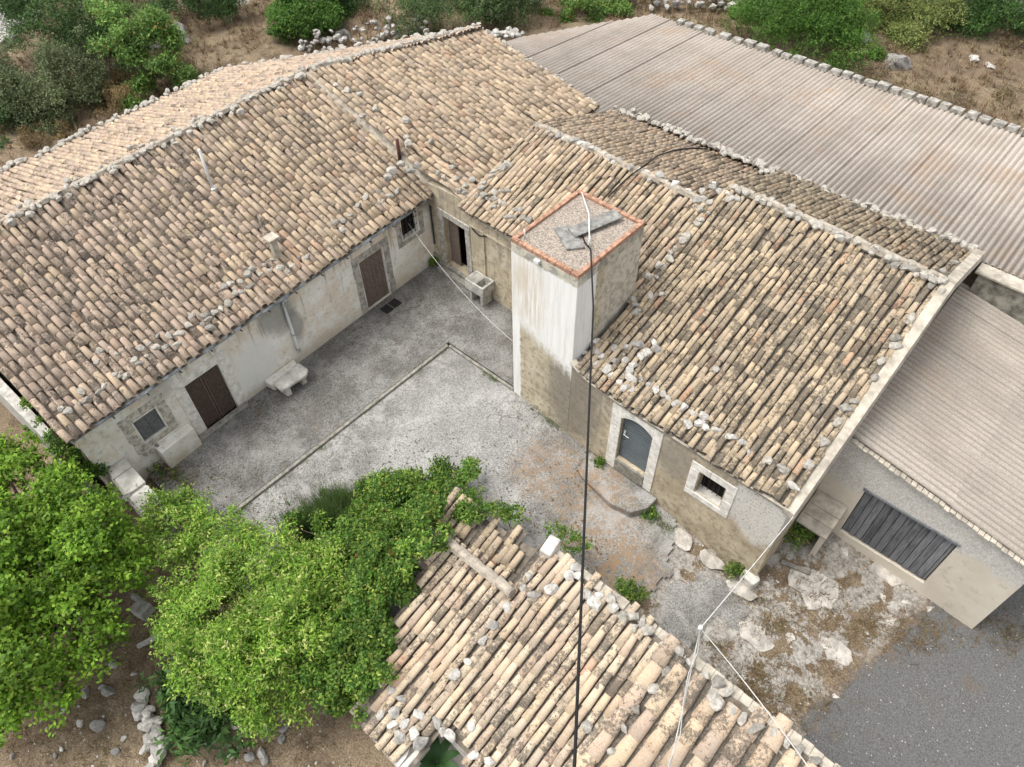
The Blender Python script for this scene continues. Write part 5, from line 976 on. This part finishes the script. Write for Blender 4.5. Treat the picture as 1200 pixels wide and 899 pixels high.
for i in range(260):
    t = random.random(); q = random.choice([(np.array([.1+t*3.2, -.05-.04*random.random(), 0]), 1), (np.array([-2.72, -8.6+t*8.4, 0]), .5), (np.array([-2.6+2.6*t, -.05, 0]), .7), (LA(-12+11*t, -.06-.04*random.random()), .6), (np.array([5.3+t*1.2, -.3-.2*random.random(), 0]), 1)])
    if vnoise(q[0][0]*2.3, q[0][1]*2.3, 8) > .1: p = q[0].copy(); p[2] = float(court_z(p[0]))+.03; pts.append(p)
grass("joint_weeds", pts, .10, .007, [((.07, .12, .03), 4), ((.11, .15, .045), 2), ((.16, .13, .06), 2)], 10, 9, 1.0, 'stuff', "tiny green weeds in the joints of the courtyard and along wall feet", "weeds")
# trees and shrubs beyond the buildings, each with its own crown
BK = [
 ("shrub", "grey green olive like shrub above the left end of the roof", GREYG, .10, .35, ((60, 95, 1.2, 1.5), (95, 100, 1.0, 1.1), (38, 110, 1.0, 1.2), (70, 130, .5, 1.1), (85, 75, 1.7, 1.0)), 3600),
 ("shrub", "dark green shrub at the far left edge", DARKG, .09, .5, ((8, 130, .6, 1.0), (-10, 145, .6, 1.0), (18, 155, .3, .7)), 1500),
 ("pine_tree", "dark dense tree at the top left corner", DARKG, .12, .3, ((85, 20, 2.2, 2.0), (60, 5, 2.5, 1.8), (115, 35, 1.8, 1.5), (130, 60, 1.2, 1.1), (100, 60, 1.2, 1.2), (40, 30, 1.5, 1.3)), 4200),
 ("young_tree", "light green feathery tree above the left farmhouse roof", LIGHT, .14, .34, ((160, 40, 2.6, .95), (180, 65, 2.0, .85), (150, 65, 2.2, .75), (190, 95, 1.2, .8), (165, 110, .9, .6), (205, 85, 1.5, .6), (125, 25, 2.6, .6)), 2300),
 ("shrub", "small dark shrub at the top edge left of the white rock", DARKG, .10, .4, ((225, 3, 1.2, 1.2), (250, 6, 1.0, 1.0), (205, 8, .9, .8)), 1500),
 ("shrub", "mid green shrub at the top edge behind the ridge", SAT, .11, .45, ((355, 18, 1.2, 1.3), (340, 30, .8, .9), (378, 30, .7, .9), (365, 2, 1.5, 1.1)), 2400),
 ("shrub", "small dark shrub at the top edge right of the mid green one", DARKG, .10, .4, ((405, -4, 1.2, 1.1), (425, 0, 1.0, .8)), 900),
 ("shrub", "wide dark green shrub behind the ridge end", DARKG+GREYG[:1], .10, .35, ((500, 15, 1.4, 1.5), (540, 8, 1.8, 1.7), (580, 2, 1.8, 1.6), (525, 32, .8, 1.0), (480, 5, 1.2, 1.2), (600, 0, 1.2, 1.2)), 4600),
 ("shrub", "bright green shrub behind the left corner of the barn roof", LIGHT, .09, .5, ((690, 12, 1.2, 1.0), (715, 5, 1.3, .9), (670, 20, .8, .7), (730, 12, .8, .6)), 2200),
 ("shrub", "low green creeper between the farmhouse and barn roofs", LIGHT, .085, .55, ((640, 26, .9, .5), (615, 32, .8, .45), (655, 24, 1.0, .45), (590, 36, .7, .4)), 1200),
 ("shrub", "large dense deep green shrub behind the barn", SAT, .095, .35, ((925, 15, 2.0, 1.9), (950, 40, 1.7, 1.8), (975, 55, 1.2, 1.4), (905, 30, 1.4, 1.3), (945, 5, 2.2, 1.7), (900, 5, 1.4, 1.2)), 6400),
 ("shrub", "little light green shrub at the barn edge before the stone wall", LIGHT, .085, .5, ((868, 30, .8, .55), (880, 36, .6, .4), (855, 34, .5, .35)), 700),
 ("shrub", "small green shrub at the barn edge right of the dense one", SAT, .10, .5, ((1005, 72, .7, .7), (1020, 70, .7, .6), (990, 78, .5, .5)), 900),
 ("shrub", "yellow green shrub at the top edge right of the dense one", YELG, .095, .4, ((1045, 20, 1.6, 1.5), (1075, 15, 1.6, 1.4), (1095, 18, 1.2, 1.1), (1030, 40, .9, 1.0), (1060, 42, .8, .9)), 3600),
 ("shrub", "dark shrub at the top right", DARKG+SAT[:1], .10, .4, ((1140, 12, 1.4, 1.5), (1165, 22, 1.0, 1.2), (1115, 5, 1.3, 1.2), (1180, 30, .6, .7)), 3000),
 ("dry_bush", "round brown dry bush below the grey green shrub", DRY, .07, .3, ((133, 127, .5, .75), (140, 135, .3, .5)), 1100),
 ("dry_bush", "small brown dry bush beside the light green tree", DRY, .07, .3, ((125, 100, .5, .6),), 600),
 ("dry_bush", "flat brown dry bush at the roof edge on the left", DRY, .07, .3, ((50, 160, .3, .7), (72, 155, .3, .5)), 700),
]
for i, (kind, lab, pal, sz, asp, q, n) in enumerate(BK):
    lobes = [(c_, r_*1.27) for c_, r_ in LP(*q)]; m = np.mean([l[0] for l in lobes], 0); gz_ = float(ground_z(m[0], m[1]))
    plant(kind, lab, "tree" if "tree" in kind else "shrub", lobes, np.array([m[0], m[1], gz_]), "shrubs and trees behind the buildings", shoots=int(n*2.3), per=4, size=sz*1.22, aspect=asp, pal=pal, seed=40+i, clump=max(14, n//55), trunk_r=.09 if "tree" in kind else .05, core=.2)
lob = []
while len(lob) < 560:
    x = r.uniform(-40, 14); y = r.uniform(-6, 42)
    if x > -19.5 and y < 11 and x < -4 or (x > -13 and y < 20.5): continue
    if vnoise(x*.3, y*.3, 4) > -.15: lob.append(((x, y, float(ground_z(x, y))+.12), r.uniform(.3, .8)))
sc = foliage("scrub", None, lob, 24000, 4, .11, .3, [((.19, .13, .075), 4), ((.14, .10, .06), 4), ((.14, .155, .06), 3), ((.24, .18, .10), 2), ((.10, .135, .042), 2.5)], 77, 0, .45)
tag(sc, "low brown and green scrub covering the land behind the buildings", "scrub", None, "stuff")
# rocks and ruined walls behind
for i, (px, py, rx, ry, rz, lab, mm) in enumerate(((210, 45, 1.1, .8, .7, "big white rock beside the feathery tree", M_WSTONE), (185, 52, .7, .6, .4, "smaller white rock left of the big white rock", M_WSTONE), (12, 25, 1.8, 1.3, .7, "pale rock outcrop at the top left corner", M_ROCK), (5, 48, 1.0, .8, .5, "grey rock below the top left outcrop", M_ROCK), (402, 44, .6, .5, .4, "grey boulder behind the farmhouse ridge", M_ROCK), (1050, 76, .8, .55, .45, "pale boulder on the dry slope behind the barn", M_ROCK), (1190, 14, 1.2, .9, .9, "white rock at the top right corner", M_WSTONE), (1012, 48, .5, .4, .3, "grey rock between the dense and yellow green shrubs", M_ROCK), (1140, 70, .35, .25, .15, "flat white stone on the dry slope, nearer the shrubs", M_WSTONE), (1160, 78, .3, .2, .12, "flat white stone on the dry slope, nearer the barn", M_WSTONE), (285, 2, .5, .4, .25, "white rock at the top edge above the dry grass", M_WSTONE))):
    p = gpt(px, py, .8); tag(boulder("boulder", p+Z3*rz*.25, (rx, ry, rz), mm, None, 300+i, 4, i, .55), lab, "rock")
rw = thing("ruined_wall", "ruined dry stone wall at the top edge behind the barn", "stone wall", tuple(gpt(850, 10, .8)))
for i in range(44): p = gpt(random.uniform(815, 888), random.uniform(2, 17), .8); r_ = random.uniform(.18, .34); boulder("stone", p+Z3*random.uniform(.1, .9), (r_, r_*.8, r_*.7), M_ROCK if i % 3 else M_WSTONE, rw, 340+i, 1, i)
rw = thing("ruined_wall", "low dry stone wall behind the far left corner of the barn roof", "stone wall", tuple(gpt(770, 8, .8)))
for i in range(34): t = random.random(); p = gpt(735+75*t, 8+8*t+random.uniform(-4, 4), .8); r_ = random.uniform(.16, .3); boulder("stone", p+Z3*random.uniform(.2, 1.1), (r_, r_*.8, r_*.7), M_ROCK if i % 2 else M_WSTONE, rw, 390+i, 1, i)
rw = thing("rubble", "heap of pale rubble behind the middle of the farmhouse roof", "stones", tuple(gpt(400, 55, .5)))
for i in range(70): t = random.random(); p = gpt(352+150*t, 66-26*t+random.uniform(-7, 7), .5); r_ = random.uniform(.12, .28); boulder("stone", p+Z3*random.uniform(.1, .9), (r_, r_*.8, r_*.7), M_ROCK if i % 2 else M_WSTONE, rw, 430+i, 1, i)
rw = thing("rubble", "pale stones between the farmhouse gable and the barn sheets", "stones", tuple(gpt(600, 38, .5)))
for i in range(16): p = at(random.uniform(572, 622), random.uniform(34, 44), 2.3); r_ = random.uniform(.16, .3); boulder("stone", p, (r_, r_*.8, r_*.7), M_WSTONE, rw, 510+i, 1, i)
# fallen leaves on the courtyard
pts = []; r = np.random.default_rng(31)
for (cx, cy, s_, n_) in ((470, 545, 45, 170), (560, 560, 40, 150), (600, 600, 25, 90), (330, 590, 40, 130), (230, 560, 25, 120), (620, 480, 22, 80), (700, 560, 30, 70), (520, 330, 14, 60), (300, 480, 16, 70), (420, 388, 14, 40), (680, 640, 25, 90)):
    for i in range(n_):
        q = at(random.gauss(cx, s_), random.gauss(cy, s_*.6), 0)
        for _ in range(3): zc = float(court_z(q[0])) if q[0] > -2.75 and q[1] < 0 else .022; q = CAM+(zc+.018-CAM[2])/(q[2]-CAM[2])*(q-CAM)
        if q[0] > LA(0, 0)[0]+.12 and q[1] < 2.4 and not (q[0] > -.05 and q[1] > -.05): pts.append(q)
P = np.array(pts); n = len(P); a = r.uniform(0, 6.283, n); Dr = np.stack([np.cos(a), np.sin(a), r.uniform(-.1, .3, n)], 1); Nn = np.stack([r.normal(scale=.25, size=n), r.normal(scale=.25, size=n), np.ones(n)], 1); L = r.uniform(.035, .08, n)
V, Fq = leaf_quads(P, unit(Dr), unit(Nn), L, L*.55); cols = np.array([(.16, .095, .045), (.22, .15, .07), (.10, .075, .04), (.10, .13, .035)])[r.integers(0, 4, n)]
tag(obj("fallen_leaves", V, Fq, M_LEAF, None, False, np.repeat(np.concatenate([cols, np.ones((n, 1))], 1), 4, 0)), "dry fallen leaves scattered on the courtyard concrete", "leaves", None, "stuff")
# gravel and crumbs
cr = MB(); r = np.random.default_rng(12)
for i in range(900):
    px, py = (r.uniform(640, 1200), r.uniform(600, 899)) if i < 620 else (r.uniform(0, 440), r.uniform(700, 899)); p = gpt(px, py)
    if p[1] > -4.2 and p[0] < 5.6 or (-9.7 < p[1] < -4.2 and p[0] > 3): continue
    k = int(r.integers(14)); s_ = r.uniform(.008, .022) if p[0] > 11 else r.uniform(.015, .04); cr.add(STV[k][0]*s_+p, STV[k][1])
tag(cr.build("gravel_crumbs", M_WSTONE, None), "scattered pale gravel crumbs on the ground", "gravel", None, "stuff")
